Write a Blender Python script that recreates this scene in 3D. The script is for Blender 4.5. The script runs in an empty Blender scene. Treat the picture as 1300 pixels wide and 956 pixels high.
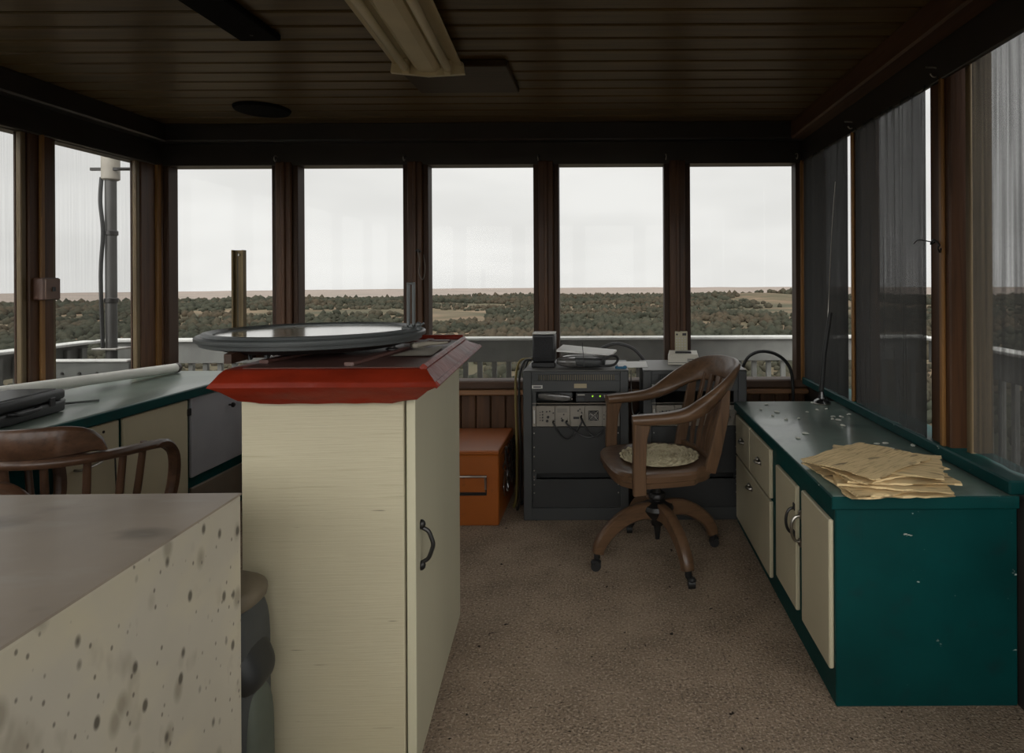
import bpy, bmesh, math, random
import numpy as np
from mathutils import Vector, Matrix, Euler
random.seed(7); np.random.seed(7)
PI = math.pi
SC = bpy.context.scene
COL = SC.collection
F, CX, CY, H = 780.0, 772.0, 355.0, 1.45          # lens in pixels, principal point, eye height

def P(x, y, d):                                   # a photo pixel at depth d, as a point of the room
    return Vector(((x-CX)*d/F, d, H-(y-CY)*d/F))

def lin(r, g, b):
    f = lambda v: (v/255/12.92) if v/255 <= .04045 else ((v/255+.055)/1.055)**2.4
    return (f(r), f(g), f(b))

# ------------------------------------------------------------------ materials
MATS = {}
def mat(name, rgb, rough=.5, metal=0., var=.12, scale=6., stretch=(1,1,1), layers=(), bump=0., bscale=60.,
        bstretch=(1,1,1), coat=0., spec=.5, emit=None):
    """Principled surface: base colour varied by noise, then layers (rgb, scale, stretch, lo, hi, amount[, kind])"""
    if name in MATS: return MATS[name]
    m = bpy.data.materials.new(name); m.use_nodes = True
    nt = m.node_tree; N = nt.nodes; L = nt.links
    b = N['Principled BSDF']
    tc = N.new('ShaderNodeTexCoord')
    def mapped(st):
        mp = N.new('ShaderNodeMapping'); mp.inputs['Scale'].default_value = st
        L.new(tc.outputs['Object'], mp.inputs['Vector']); return mp.outputs['Vector']
    def noise(sc, st, det=4):
        n = N.new('ShaderNodeTexNoise'); n.inputs['Scale'].default_value = sc; n.inputs['Detail'].default_value = det
        L.new(mapped(st), n.inputs['Vector']); return n.outputs['Fac']
    def ramp(fac, lo, hi):
        r = N.new('ShaderNodeMapRange'); r.inputs['From Min'].default_value = lo; r.inputs['From Max'].default_value = hi
        L.new(fac, r.inputs['Value']); return r.outputs['Result']
    mx = N.new('ShaderNodeMix'); mx.data_type = 'RGBA'
    mx.inputs['A'].default_value = (*[max(0,c*(1-var)) for c in rgb], 1)
    mx.inputs['B'].default_value = (*[min(1,c*(1+var)) for c in rgb], 1)
    L.new(ramp(noise(scale, stretch), .3, .7), mx.inputs['Factor'])
    col = mx.outputs['Result']
    for ly in layers:
        lrgb, lsc, lst, lo, hi, amt = ly[:6]
        kind = ly[6] if len(ly) > 6 else 'noise'
        if kind == 'voronoi':
            v = N.new('ShaderNodeTexVoronoi'); v.inputs['Scale'].default_value = lsc
            L.new(mapped(lst), v.inputs['Vector']); f = v.outputs['Distance']
        elif kind == 'wave':
            v = N.new('ShaderNodeTexWave'); v.inputs['Scale'].default_value = lsc; v.inputs['Distortion'].default_value = 2.5
            v.inputs['Detail'].default_value = 2
            L.new(mapped(lst), v.inputs['Vector']); f = v.outputs['Fac']
        else: f = noise(lsc, lst, 3)
        f = ramp(f, lo, hi)
        mu = N.new('ShaderNodeMath'); mu.operation = 'MULTIPLY'; mu.inputs[1].default_value = amt
        L.new(f, mu.inputs[0])
        q = N.new('ShaderNodeMix'); q.data_type = 'RGBA'
        L.new(mu.outputs[0], q.inputs['Factor']); L.new(col, q.inputs['A']); q.inputs['B'].default_value = (*lrgb, 1)
        col = q.outputs['Result']
    L.new(col, b.inputs['Base Color'])
    b.inputs['Roughness'].default_value = rough; b.inputs['Metallic'].default_value = metal
    b.inputs['Specular IOR Level'].default_value = spec
    b.inputs['Coat Weight'].default_value = coat
    if coat: b.inputs['Coat Roughness'].default_value = .12
    if bump:
        bp = N.new('ShaderNodeBump'); bp.inputs['Strength'].default_value = bump; bp.inputs['Distance'].default_value = .01
        L.new(noise(bscale, bstretch), bp.inputs['Height']); L.new(bp.outputs['Normal'], b.inputs['Normal'])
    if emit:
        b.inputs['Emission Color'].default_value = (*emit[:3], 1); b.inputs['Emission Strength'].default_value = emit[3]
    MATS[name] = m
    return m

def wood(name, rgb, axis, rough=.5, coat=.04, var=.28, bump=.12):
    st = [22, 22, 22]; st[axis] = 1.2
    dark = tuple(c*.45 for c in rgb)
    return mat(name, rgb, rough, var=var, scale=2.2, stretch=tuple(s*.5 for s in st), coat=coat, spec=.28,
               layers=[(dark, 3., tuple(st), .52, .72, .55)], bump=bump, bscale=3, bstretch=tuple(st))

def sheer(name, rgb, open_, streak, st, warp=0.):
    """woven mesh: part open, part diffuse thread, streaked"""
    m = bpy.data.materials.new(name); m.use_nodes = True; nt = m.node_tree; N = nt.nodes; L = nt.links
    N.remove(N['Principled BSDF'])
    d = N.new('ShaderNodeBsdfDiffuse'); d.inputs['Color'].default_value = (*rgb, 1)
    tr = N.new('ShaderNodeBsdfTranslucent'); tr.inputs['Color'].default_value = (*rgb, 1)
    dm = N.new('ShaderNodeMixShader'); dm.inputs[0].default_value = .35
    L.new(d.outputs[0], dm.inputs[1]); L.new(tr.outputs[0], dm.inputs[2])
    t = N.new('ShaderNodeBsdfTransparent'); mx = N.new('ShaderNodeMixShader')
    tc = N.new('ShaderNodeTexCoord'); mp = N.new('ShaderNodeMapping'); mp.inputs['Scale'].default_value = st
    n = N.new('ShaderNodeTexNoise'); n.inputs['Scale'].default_value = 1.; n.inputs['Detail'].default_value = 6
    L.new(tc.outputs['Object'], mp.inputs['Vector']); L.new(mp.outputs['Vector'], n.inputs['Vector'])
    r = N.new('ShaderNodeMapRange'); r.inputs['From Min'].default_value = .3; r.inputs['From Max'].default_value = .7
    r.inputs['To Min'].default_value = max(0, open_*(1-streak)); r.inputs['To Max'].default_value = min(1, open_*(1+streak))
    L.new(n.outputs['Fac'], r.inputs['Value']); L.new(r.outputs['Result'], mx.inputs[0])
    L.new(dm.outputs[0], mx.inputs[1]); L.new(t.outputs[0], mx.inputs[2])
    L.new(mx.outputs[0], N['Material Output'].inputs['Surface'])
    MATS[name] = m
    return m

def glass_mat():
    m = bpy.data.materials.new('window_glass'); m.use_nodes = True; nt = m.node_tree; N = nt.nodes; L = nt.links
    N.remove(N['Principled BSDF'])
    t = N.new('ShaderNodeBsdfTransparent'); t.inputs['Color'].default_value = (.975, .98, .975, 1)
    g = N.new('ShaderNodeBsdfGlossy'); g.inputs['Roughness'].default_value = .02
    lw = N.new('ShaderNodeLayerWeight'); lw.inputs['Blend'].default_value = .5
    pw = N.new('ShaderNodeMath'); pw.operation = 'POWER'; pw.inputs[1].default_value = 5; L.new(lw.outputs['Facing'], pw.inputs[0])
    fr = N.new('ShaderNodeMath'); fr.operation = 'MULTIPLY_ADD'; fr.inputs[1].default_value = .5; fr.inputs[2].default_value = .006; L.new(pw.outputs[0], fr.inputs[0])
    mx = N.new('ShaderNodeMixShader'); L.new(fr.outputs[0], mx.inputs[0])
    L.new(t.outputs[0], mx.inputs[1]); L.new(g.outputs[0], mx.inputs[2])
    L.new(mx.outputs[0], N['Material Output'].inputs['Surface']); return m
GLASS = glass_mat()

# ------------------------------------------------------------------ mesh builder
def rot(ax=0, ay=0, az=0): return Euler((math.radians(ax), math.radians(ay), math.radians(az))).to_matrix().to_4x4()

class MB:
    def __init__(s): s.v = []; s.f = []
    def add(s, vs, fs, M=None):
        n = len(s.v)
        s.v += [tuple(M @ Vector(p)) if M is not None else tuple(p) for p in vs]
        s.f += [[i+n for i in q] for q in fs]; return s
    def addbm(s, bm, M=None):
        bm.verts.index_update()
        s.add([v.co[:] for v in bm.verts], [[v.index for v in f.verts] for f in bm.faces], M); bm.free(); return s
    def box(s, lo, hi, bev=.004, M=None, seg=1):
        bm = bmesh.new(); bmesh.ops.create_cube(bm, size=1)
        lo = Vector(lo); hi = Vector(hi)
        for i in range(3):
            if lo[i] > hi[i]: lo[i], hi[i] = hi[i], lo[i]
        c = (lo+hi)/2; d = hi-lo
        for v in bm.verts: v.co = Vector((v.co.x*d.x, v.co.y*d.y, v.co.z*d.z))+c
        b = min(bev, min(d)*.45)
        if b > 0: bmesh.ops.bevel(bm, geom=bm.edges[:], offset=b, segments=seg, affect='EDGES', profile=.5)
        return s.addbm(bm, M)
    def cbox(s, c, d, bev=.004, R=None, seg=1):
        c = Vector(c); d = Vector(d)/2
        M = Matrix.Translation(c) @ (R if R is not None else Matrix.Identity(4))
        return s.box(-d, d, bev, M, seg)
    def hexa(s, a, b, bev=0):                       # two quads (lists of 4 pts) joined; a is bottom, b top
        bm = bmesh.new(); A = [bm.verts.new(p) for p in a]; B = [bm.verts.new(p) for p in b]
        bm.faces.new(A[::-1]); bm.faces.new(B)
        n = len(A)
        for i in range(n): bm.faces.new((A[i], A[(i+1)%n], B[(i+1)%n], B[i]))
        bmesh.ops.recalc_face_normals(bm, faces=bm.faces[:])
        if bev: bmesh.ops.bevel(bm, geom=bm.edges[:], offset=bev, segments=2, affect='EDGES', profile=.5)
        return s.addbm(bm)
    def loops(s, Ls, cap=True, closed=True, M=None):  # bridge rings of equal count
        n = len(Ls[0]); vs = [p for l in Ls for p in l]; fs = []
        for k in range(len(Ls)-1):
            for i in range(n if closed else n-1):
                j = (i+1) % n
                fs.append([k*n+i, k*n+j, (k+1)*n+j, (k+1)*n+i])
        if cap: fs.append(list(range(n))[::-1]); fs.append([(len(Ls)-1)*n+i for i in range(n)])
        return s.add(vs, fs, M)
    def lathe(s, prof, c=(0,0,0), seg=24, M=None):
        Ls = []
        for r, z in prof:
            Ls.append([(max(r,1e-4)*math.cos(2*PI*i/seg), max(r,1e-4)*math.sin(2*PI*i/seg), z) for i in range(seg)])
        T = Matrix.Translation(Vector(c)) @ (M if M is not None else Matrix.Identity(4))
        return s.loops(Ls, True, True, T)
    def cyl(s, a, b, r, r2=None, seg=14):
        a = Vector(a); b = Vector(b); d = b-a
        q = d.to_track_quat('Z', 'Y').to_matrix().to_4x4()
        return s.lathe([(r,0), (r if r2 is None else r2, d.length)], a, seg, q)
    def tube(s, pts, r, seg=8, sm=0):
        pts = [Vector(p) for p in pts]
        if sm: pts = smooth_path(pts, sm)
        rs = r if isinstance(r, (list, tuple)) else None
        Ls = []; prev = None
        for i, p in enumerate(pts):
            t = (pts[min(i+1, len(pts)-1)]-pts[max(i-1, 0)]).normalized()
            if prev is None:
                u = t.orthogonal().normalized()
            else:
                u = prev - t*prev.dot(t); u = u.normalized() if u.length > 1e-6 else t.orthogonal().normalized()
            prev = u; w = t.cross(u)
            rr = r if rs is None else rs[0]+(rs[1]-rs[0])*i/(len(pts)-1)
            Ls.append([tuple(p+u*rr*math.cos(2*PI*k/seg)+w*rr*math.sin(2*PI*k/seg)) for k in range(seg)])
        return s.loops(Ls)
    def strap(s, pts, ups, hw, hh, rnd=.35, M=None):   # swept rounded rectangle; hh along up, hw across; lists or scalars
        pts = [Vector(p) for p in pts]; Ls = []
        for i, p in enumerate(pts):
            t = (pts[min(i+1, len(pts)-1)]-pts[max(i-1, 0)]).normalized()
            u = Vector(ups[i] if isinstance(ups, list) else ups); u = (u-t*u.dot(t)).normalized(); w = t.cross(u)
            a = hw[i] if isinstance(hw, list) else hw; b = hh[i] if isinstance(hh, list) else hh
            c = rnd*min(a, b)
            sec = [(a-c,-b),(a,-b+c),(a,b-c),(a-c,b),(-a+c,b),(-a,b-c),(-a,-b+c),(-a+c,-b)]
            Ls.append([tuple(p+w*x+u*y) for x, y in sec])
        return s.loops(Ls, M=M)
    def sphere(s, c, r, sub=2, jit=0, M=None):
        bm = bmesh.new(); bmesh.ops.create_icosphere(bm, subdivisions=sub, radius=1)
        r = Vector(r) if not isinstance(r, (int, float)) else Vector((r, r, r))
        for v in bm.verts:
            k = 1+random.uniform(-jit, jit)
            v.co = Vector((v.co.x*r.x*k, v.co.y*r.y*k, v.co.z*r.z*k))
            if M is not None: v.co = M @ v.co
            v.co += Vector(c)
        return s.addbm(bm)
    def prism(s, poly, lo, hi, axis=2, M=None):        # polygon in the two other axes, extruded
        def pt(p, h):
            q = list(p); q.insert(axis, h); return tuple(q)
        n = len(poly)
        vs = [pt(p, lo) for p in poly]+[pt(p, hi) for p in poly]
        fs = [list(range(n))[::-1], [n+i for i in range(n)]]+[[i, (i+1)%n, n+(i+1)%n, n+i] for i in range(n)]
        return s.add(vs, fs, M)
    def build(s, name, material, parent=None, smooth=35, local=False):
        me = bpy.data.meshes.new(name); me.from_pydata(s.v, [], s.f)
        bm = bmesh.new(); bm.from_mesh(me); bmesh.ops.recalc_face_normals(bm, faces=bm.faces[:]); bm.to_mesh(me); bm.free()
        if parent is not None and not local: me.transform(root_matrix(parent).inverted())
        me.materials.append(material)
        if smooth:
            me.shade_smooth(); me.set_sharp_from_angle(angle=math.radians(smooth))
        o = bpy.data.objects.new(name, me); COL.objects.link(o)
        if parent is not None: o.parent = parent
        return o

def smooth_path(pts, n):
    out = []
    for i in range(len(pts)-1):
        p0 = pts[max(i-1,0)]; p1 = pts[i]; p2 = pts[i+1]; p3 = pts[min(i+2, len(pts)-1)]
        for k in range(n):
            t = k/n
            out.append(.5*((2*p1)+(-p0+p2)*t+(2*p0-5*p1+4*p2-p3)*t*t+(-p0+3*p1-3*p2+p3)*t**3))
    return out+[pts[-1]]

RM = {}
def root_matrix(o):
    while o.parent is not None: o = o.parent
    return RM.get(o.name, Matrix.Identity(4))
def tag(o, label, cat, group=None, kind=None):
    o['label'] = label; o['category'] = cat
    if group: o['group'] = group
    if kind: o['kind'] = kind
    return o
def thing(name, label, cat, loc=(0,0,0), rz=0, group=None):
    o = bpy.data.objects.new(name, None); COL.objects.link(o); o.empty_display_size = .1
    o.location = loc; o.rotation_euler = (0, 0, math.radians(rz))
    RM[o.name] = Matrix.Translation(Vector(loc)) @ rot(0, 0, rz)
    return tag(o, label, cat, group)
def struct(o): o['kind'] = 'structure'; return o
def one(name, mb, m, label, cat, group=None, smooth=35):   # a thing that is one mesh; origin moved to its base
    o = mb.build(name, m, None, smooth)
    me = o.data; n = len(me.vertices); co = np.empty(n*3); me.vertices.foreach_get('co', co); co = co.reshape(-1, 3)
    c = Vector(((co[:,0].min()+co[:,0].max())/2, (co[:,1].min()+co[:,1].max())/2, co[:,2].min()))
    me.transform(Matrix.Translation(-c)); o.location = c
    return tag(o, label, cat, group)
def dup(root, loc, rz, label, group=None):
    r = root.copy(); COL.objects.link(r); r.location = loc; r.rotation_euler = (0, 0, math.radians(rz))
    r['label'] = label
    if group: r['group'] = group
    RM[r.name] = Matrix.Translation(Vector(loc)) @ rot(0, 0, rz)
    for ch in list(root.children):
        c = ch.copy(); COL.objects.link(c); c.parent = r
        for g in list(ch.children):
            d = g.copy(); COL.objects.link(d); d.parent = c
    return r

# ------------------------------------------------------------------ palette
PAINT_TEAL = mat('dark_teal_paint', (.0013,.043,.041), .5, var=.25, scale=3, coat=0, spec=.16, bump=.08, bscale=25,
    layers=[((.012,.03,.03), 9, (1,1,1), .58, .75, .5), ((.5,.52,.46), 17, (1,1,2.2), .735, .76, .8)])
TOP_GREEN = mat('worn_green_top', (.13,.18,.15), .33, var=.3, scale=2.5, coat=.3, bump=.05, bscale=14,
    layers=[((.25,.27,.235), 2.2, (1,1,1), .5, .78, .6), ((.01,.05,.045), 4.5, (1,1,1), .56, .72, .7), ((.012,.015,.014), 60, (1,1,1), .72, .76, .7)])
CREAM = mat('cream_paint', (.46,.41,.285), .45, var=.07, scale=3, bump=.05, bscale=10, bstretch=(1,1,8))
CREAM_PLY = mat('cream_painted_plywood', (.42,.375,.26), .5, var=.05, scale=2.5, bump=.12, bscale=4, bstretch=(2,2,60),
    layers=[((.30,.27,.17), 2.2, (1.6,1.6,75), .655, .75, .5), ((.05,.045,.03), 1.7, (2.2,2.2,60), .715, .74, .9),
            ((.44,.38,.23), 1.1, (1,1,1), .55, .8, .5)])
CREAM_DOOR = mat('cream_door_paint', (.45,.42,.30), .45, var=.06, scale=1.5, stretch=(2,2,.5), bump=.04, bscale=12)
RED = mat('red_gloss_paint', (.155,.0135,.004), .4, var=.3, scale=5, stretch=(1,1,2), coat=.06, spec=.3, bump=.5, bscale=14,
    layers=[((.09,.009,.005), 7, (.6,1,3), .55, .72, .6)])
RED_TOP = mat('worn_red_brown_top', (.095,.04,.03), .5, var=.35, scale=4, coat=.08, bump=.1, bscale=18,
    layers=[((.04,.02,.016), 3, (1,1,1), .5, .7, .7), ((.16,.12,.10), 12, (1,3,1), .62, .75, .5)])
WOODX = wood('brown_wood_x', (.065,.034,.019), 0)
WOODY = wood('brown_wood_y', (.085,.043,.022), 1)
WOODZ = wood('brown_wood_z', (.075,.033,.014), 2)
LIT_AMBERZ = wood('lit_amber_wood_z', (.21,.10,.028), 2)  # post wood with the light on the corner posts put into its colour
HEADER = mat('dark_header_paint', (.028,.024,.022), .38, var=.2, scale=3)
CHAIRW = wood('chair_oak', (.105,.058,.031), 2, rough=.4, coat=.15, var=.22, bump=.05)
CHAIRX = wood('chair_oak_flat', (.105,.058,.031), 0, rough=.38, coat=.2, var=.22, bump=.05)
DARKCH = wood('old_chair_wood', (.068,.034,.019), 0, rough=.4, coat=.15, var=.3, bump=.05)
DARKCZ = wood('old_chair_spindle_wood', (.068,.034,.019), 2, rough=.38, coat=.2, var=.3, bump=.05)
BLACK = mat('black_plastic', (.012,.012,.013), .42, var=.1)
RUBBER = mat('black_rubber', (.008,.008,.008), .55, var=.1)
CHARCOAL = mat('charcoal_paint', (.028,.030,.030), .5, var=.12, scale=4)
STEEL = mat('bare_steel', (.45,.43,.40), .3, metal=.9, var=.15)
CHROME = mat('tarnished_chrome', (.30,.28,.25), .3, metal=1., var=.1)
DKMETAL = mat('dark_iron', (.035,.033,.032), .4, metal=.7, var=.2)
WHITE = mat('off_white_paint', (.62,.60,.54), .4, var=.04)
PAPER = mat('white_paper', (.72,.71,.68), .7, var=.03)
CABLE = mat('cable_black', (.010,.010,.010), .4, var=.1)
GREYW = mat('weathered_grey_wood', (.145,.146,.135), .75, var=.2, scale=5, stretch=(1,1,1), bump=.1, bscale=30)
# ================================================================== THE SETTING
D = 4.317; XL, XR, YB = -3.138, 1.385, -.42          # far wall, side walls, wall behind the camera
ZC = 2.53; ZT = 2.258; ZS = .747                     # ceiling, window heads, window sills

CARPET = mat('speckled_carpet', (.255,.192,.137), .95, var=.22, scale=5, spec=.1, bump=.9, bscale=120,
    layers=[((.44,.345,.26), 105, (1,1,1), .52, .62, .75), ((.10,.075,.055), 90, (1,1,1), .55, .64, .75),
            ((.36,.28,.205), 3, (1,1,1), .5, .75, .35), ((.012,.009,.007), 26, (1,1,1), .70, .725, .95)])
b = MB().box((XL-.1, YB-.1, -.12), (XR+.1, D+.1, 0), 0)
struct(b.build('floor', CARPET, None, 0))

# ceiling: boards running left to right with dark gaps, under a roof slab with eaves
CEIL = wood('ceiling_board_wood', (.105,.068,.026), 0, rough=.4, coat=.06, var=.25, bump=.06)
cb = MB(); y = YB
while y < D-.05:
    cb.box((XL+.02, y+.008, ZC), (XR-.02, y+.136, ZC+.02), .006); y += .144
ceil = struct(cb.build('ceiling', CEIL, None, 0))
rb = MB().box((XL-.25, YB-.5, ZC+.016), (XR+.22, D+.5, ZC+.16), 0)
struct(rb.build('roof', mat('roof_boards', (.02,.014,.01), .8), None, 0))

# far wall: boarded below the sill, header above
PANEL = wood('wall_panel_wood', (.08,.038,.018), 2, rough=.45, coat=.1)
wb = MB(); wb.box((XL-.12, D+.02, -.1), (XR+.12, D+.11, ZS-.06), 0)
x = XL
while x < XR-.01:
    wb.box((x+.003, D-.002, 0), (min(x+.105, XR)-.003, D+.022, ZS-.07), .006); x += .105
struct(wb.build('wall_back', PANEL, None, 0))
for nm, lo, hi in (('wall_left', (XL-.11, YB, -.1), (XL, D+.1, ZS-.06)), ('wall_right', (XR, YB, -.1), (XR+.11, D+.1, .70)),
                   ('wall_front', (XL-.11, YB-.11, -.1), (XR+.11, YB, ZS-.06))):
    struct(MB().box(lo, hi, 0).build(nm, HEADER if nm == 'wall_right' else PANEL, None, 0))
n_trim = [0]
def trim(mb, m, smooth=0):
    n_trim[0] += 1
    return struct(mb.build('trim_%d' % n_trim[0], m, None, smooth))
# headers over the windows with a cornice strip
for lo, hi, clo, chi in (((XL-.11, D-.035, ZT), (XR+.11, D+.11, ZC+.02), (XL, D-.12, ZT+.15), (XR, D-.03, ZC+.005)),
               ((XL-.11, YB-.11, ZT), (XR+.11, YB+.035, ZC+.02), (XL, YB+.03, ZT+.15), (XR, YB+.12, ZC+.005)),
               ((XL-.11, YB, ZT), (XL+.03, D+.1, ZC+.02), (XL+.025, YB, ZT+.15), (XL+.12, D-.1, ZC+.005)),
               ((XR-.03, YB, ZT), (XR-.008, D+.1, ZC+.02), (XR-.13, YB, ZT+.15), (XR-.025, D-.1, ZC+.005))):
    trim(MB().box(lo, hi, .004), HEADER)
    trim(MB().box(clo, chi, .01), WOODY if clo[0] > 0 else HEADER)
# sills
trim(MB().box((XL-.11, D-.045, ZS-.055), (XR+.11, D+.13, ZS-.004), .006), WOODX)
trim(MB().box((XL, D-.075, ZS-.095), (XR, D+.02, ZS-.058), .008), mat('sill_ledge_wood', (.20,.10,.045), .4, var=.25, scale=3, stretch=(.5,8,8), coat=.2))
trim(MB().box((XL-.11, YB, ZS-.055), (XL+.03, D+.1, ZS), .006), WOODY)
trim(MB().box((XL-.11, YB-.13, ZS-.055), (XR+.11, YB+.03, ZS), .006), WOODX)
trim(MB().box((XR-.042, 2.06, .7185), (XR+.11, D-.05, .768), .006), PAINT_TEAL)      # green ledge on the right wall
trim(MB().box((XR-.01, YB, .70), (XR+.11, 1.2, .772), .006), WOODY)

# posts: a core, a thin lighter casing bead
def post(lo, hi, m=WOODZ, bead=None):
    mb = MB().box(lo, hi, .006)
    trim(mb, m)
BW = [(-3.068,-2.346), (-2.164,-1.430), (-1.254,-.520), (-.343,.393), (.576,1.312)]   # far window openings (X)
for i in range(4):
    a = BW[i][1]; c = BW[i+1][0]; mid = (a+c)/2
    post((a+.036, D-.05, ZS-.06), (c-.036, D+.11, ZT+.02))
    post((mid-.012, D-.064, ZS-.06), (mid+.016, D-.045, ZT+.02), WOODZ)
post((XL-.13, D-.04, ZS-.06), (BW[0][0]-.034, D+.11, ZT+.02), WOODZ)
post((BW[4][1]+.030, D-.04, ZS-.06), (XR+.12, D+.11, ZT+.02), LIT_AMBERZ)
post((XL, D-.075, ZS-.06), (XL+.03, D-.035, ZT+.02), LIT_AMBERZ)
post((XR-.03, D-.085, .75), (XR-.003, D-.035, ZT+.02), LIT_AMBERZ)
LW = [(3.487,4.083), (2.59,3.28), (1.67,2.37), (.76,1.46), (-.30,.55)]                # left openings (Y)
RW = [(3.47,4.17), (2.627,3.37), (1.655,2.385), (.72,1.43), (-.30,.53)]                # right openings (Y)
FW = [(-3.0,-2.3), (-2.12,-1.42), (-1.24,-.52), (-.34,.38), (.56,1.26)]
for W, sx in ((LW, -1), (RW, 1)):
    xw = XL if sx < 0 else XR; zs = ZS if sx < 0 else .765
    edges = [D+.02]
    for k in range(len(W)-1):
        a = W[k+1][1]; c = W[k][0]; m = (a+c)/2
        post((xw-sx*.015, a+.034 if sx < 0 else m-.045, zs-.02), (xw+sx*(.035 if sx < 0 else .11), c-.022, ZT+(.02 if sx < 0 else .13)), WOODZ)
        post((xw-sx*.03, m-.014, zs-.02), (xw-sx*.012, m+.014, ZT+.02), LIT_AMBERZ)
    post((xw-sx*.012, W[0][1]+.03, zs-.02), (xw+sx*(.035 if sx < 0 else .11), D-.03, ZT+.02), WOODZ)
    post((xw-sx*.012, YB, zs-.02), (xw+sx*.11, W[-1][0]-.03, ZT+.02), WOODZ)
for k in range(4): post((FW[k][1]+.03, YB-.11, ZS-.05), (FW[k+1][0]-.03, YB+.02, ZT+.02), WOODZ)
post((XL-.1, YB-.11, ZS-.05), (FW[0][0]-.03, YB+.02, ZT+.02)); post((FW[4][1]+.03, YB-.11, ZS-.05), (XR+.1, YB+.02, ZT+.02))

# windows: frame and pane
nw = [0]
STILE = mat('window_stile_wood', (.045,.024,.014), .55, var=.25, scale=2.5, stretch=(6,6,.6), spec=.2)
STILE_A = mat('window_stile_pale_wood', (.12,.085,.045), .45, var=.2, scale=2.5, stretch=(6,6,.6), spec=.2)
def window(axis, a, c, base, z0, z1, depth, m, w=.036, pane=True):
    """opening a..c along X (axis 0) or Y (axis 1); base = inner plane of the frame, depth signed outwards"""
    nw[0] += 1
    e = bpy.data.objects.new('window_%d' % nw[0], None); COL.objects.link(e); struct(e)
    def bx(mb, u0, u1, q0, q1, v0, v1, bev=.004):
        lo = (u0, q0, v0) if axis == 0 else (q0, u0, v0); hi = (u1, q1, v1) if axis == 0 else (q1, u1, v1)
        mb.box(lo, hi, bev)
    fr = MB(); q1 = base+depth
    bx(fr, a-w, a, base, q1, z0-.03, z1+.03); bx(fr, c, c+w, base, q1, z0-.03, z1+.03)
    bx(fr, a-w, c+w, base, q1, z0-.045, z0); bx(fr, a-w, c+w, base, q1, z1, z1+.03)
    fr.build('window_frame', m, e, 0)
    if pane:
        g = MB(); p = base+depth*.62
        bx(g, a-.01, c+.01, p, p+.004, z0-.01, z1+.01, 0)
        g.build('pane', GLASS, e, 0)
    return e
for k, (a, c) in enumerate(BW): window(0, a, c, D-.028, ZS, ZT+.005, .10, STILE)
for k, (a, c) in enumerate(LW): window(1, a, c, XL+.006, ZS, ZT, -.03, STILE_A if k < 3 else STILE, .03)
for k, (a, c) in enumerate(RW): window(1, a, c, XR-.006 if k != 2 else XR+.02, .765, ZT+.11, .09, STILE_A if k == 2 else STILE, .03)
for k, (a, c) in enumerate(FW): window(0, a, c, YB+.01, ZS, ZT, -.09, STILE, .03)

# insect screens outside the left panes; dark woven sun shades over the right windows
SCREEN = sheer('insect_screen_mesh', (.07,.07,.066), .905, .03, (1, 160, 1.5))
for k, nm in ((0, 'grey insect screen outside the left window nearest the corner'),
              (1, 'grey insect screen outside the left window cut by the photo edge')):
    a, c = LW[k]
    t = thing('insect_screen', nm, 'window screen', (XL-.04, (a+c)/2, ZS), group='insect screens on the left windows')
    s = MB().box((XL-.039, a-.01, ZS-.01), (XL-.037, c+.01, ZT+.01), 0).build('mesh', SCREEN, t, 0)
    f = MB()
    for lo, hi in (((XL-.044, a-.03, ZS-.03), (XL-.032, a-.008, ZT+.03)), ((XL-.044, c+.008, ZS-.03), (XL-.032, c+.03, ZT+.03)),
                   ((XL-.044, a-.03, ZS-.03), (XL-.032, c+.03, ZS-.008)), ((XL-.044, a-.03, ZT+.008), (XL-.032, c+.03, ZT+.03))):
        f.box(lo, hi, .002)
    f.build('frame', STILE, t, 0)
def shade(y0, y1, x, z0, op, nm, key, th=.003):
    m = sheer('shade_cloth_'+key, (.075,.075,.073), math.sqrt(op), .36, (1, 75, .9))
    t = thing('window_shade', nm, 'window shade', (x, (y0+y1)/2, z0), group='dark sun shades on the right wall')
    n = 40; Ls = []
    front = []; back = []
    for i in range(n+1):
        yy = y0+(y1-y0)*i/n; w = .004*math.sin(yy*31)+.003*math.sin(yy*57+1)
        front.append((x+w, yy)); back.append((x+w+th, yy))
    poly = front+back[::-1]
    mb = MB(); mb.loops([[(px, py, z0) for px, py in poly], [(px, py, ZT+(.012 if x < XR else .10)) for px, py in poly]])
    mb.build('cloth', m, t, 60)
shade(3.475, 4.235, XR-.030, .7695, .014, 'dark woven sun shade on the right window nearest the corner', 'far')
shade(2.612, 3.354, XR-.030, .7695, .055, 'dark streaked sun shade on the middle right window', 'middle')
shade(1.66, 2.38, XR+.035, .774, .22, 'paler see-through sun shade on the nearest right window', 'near')

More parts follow.
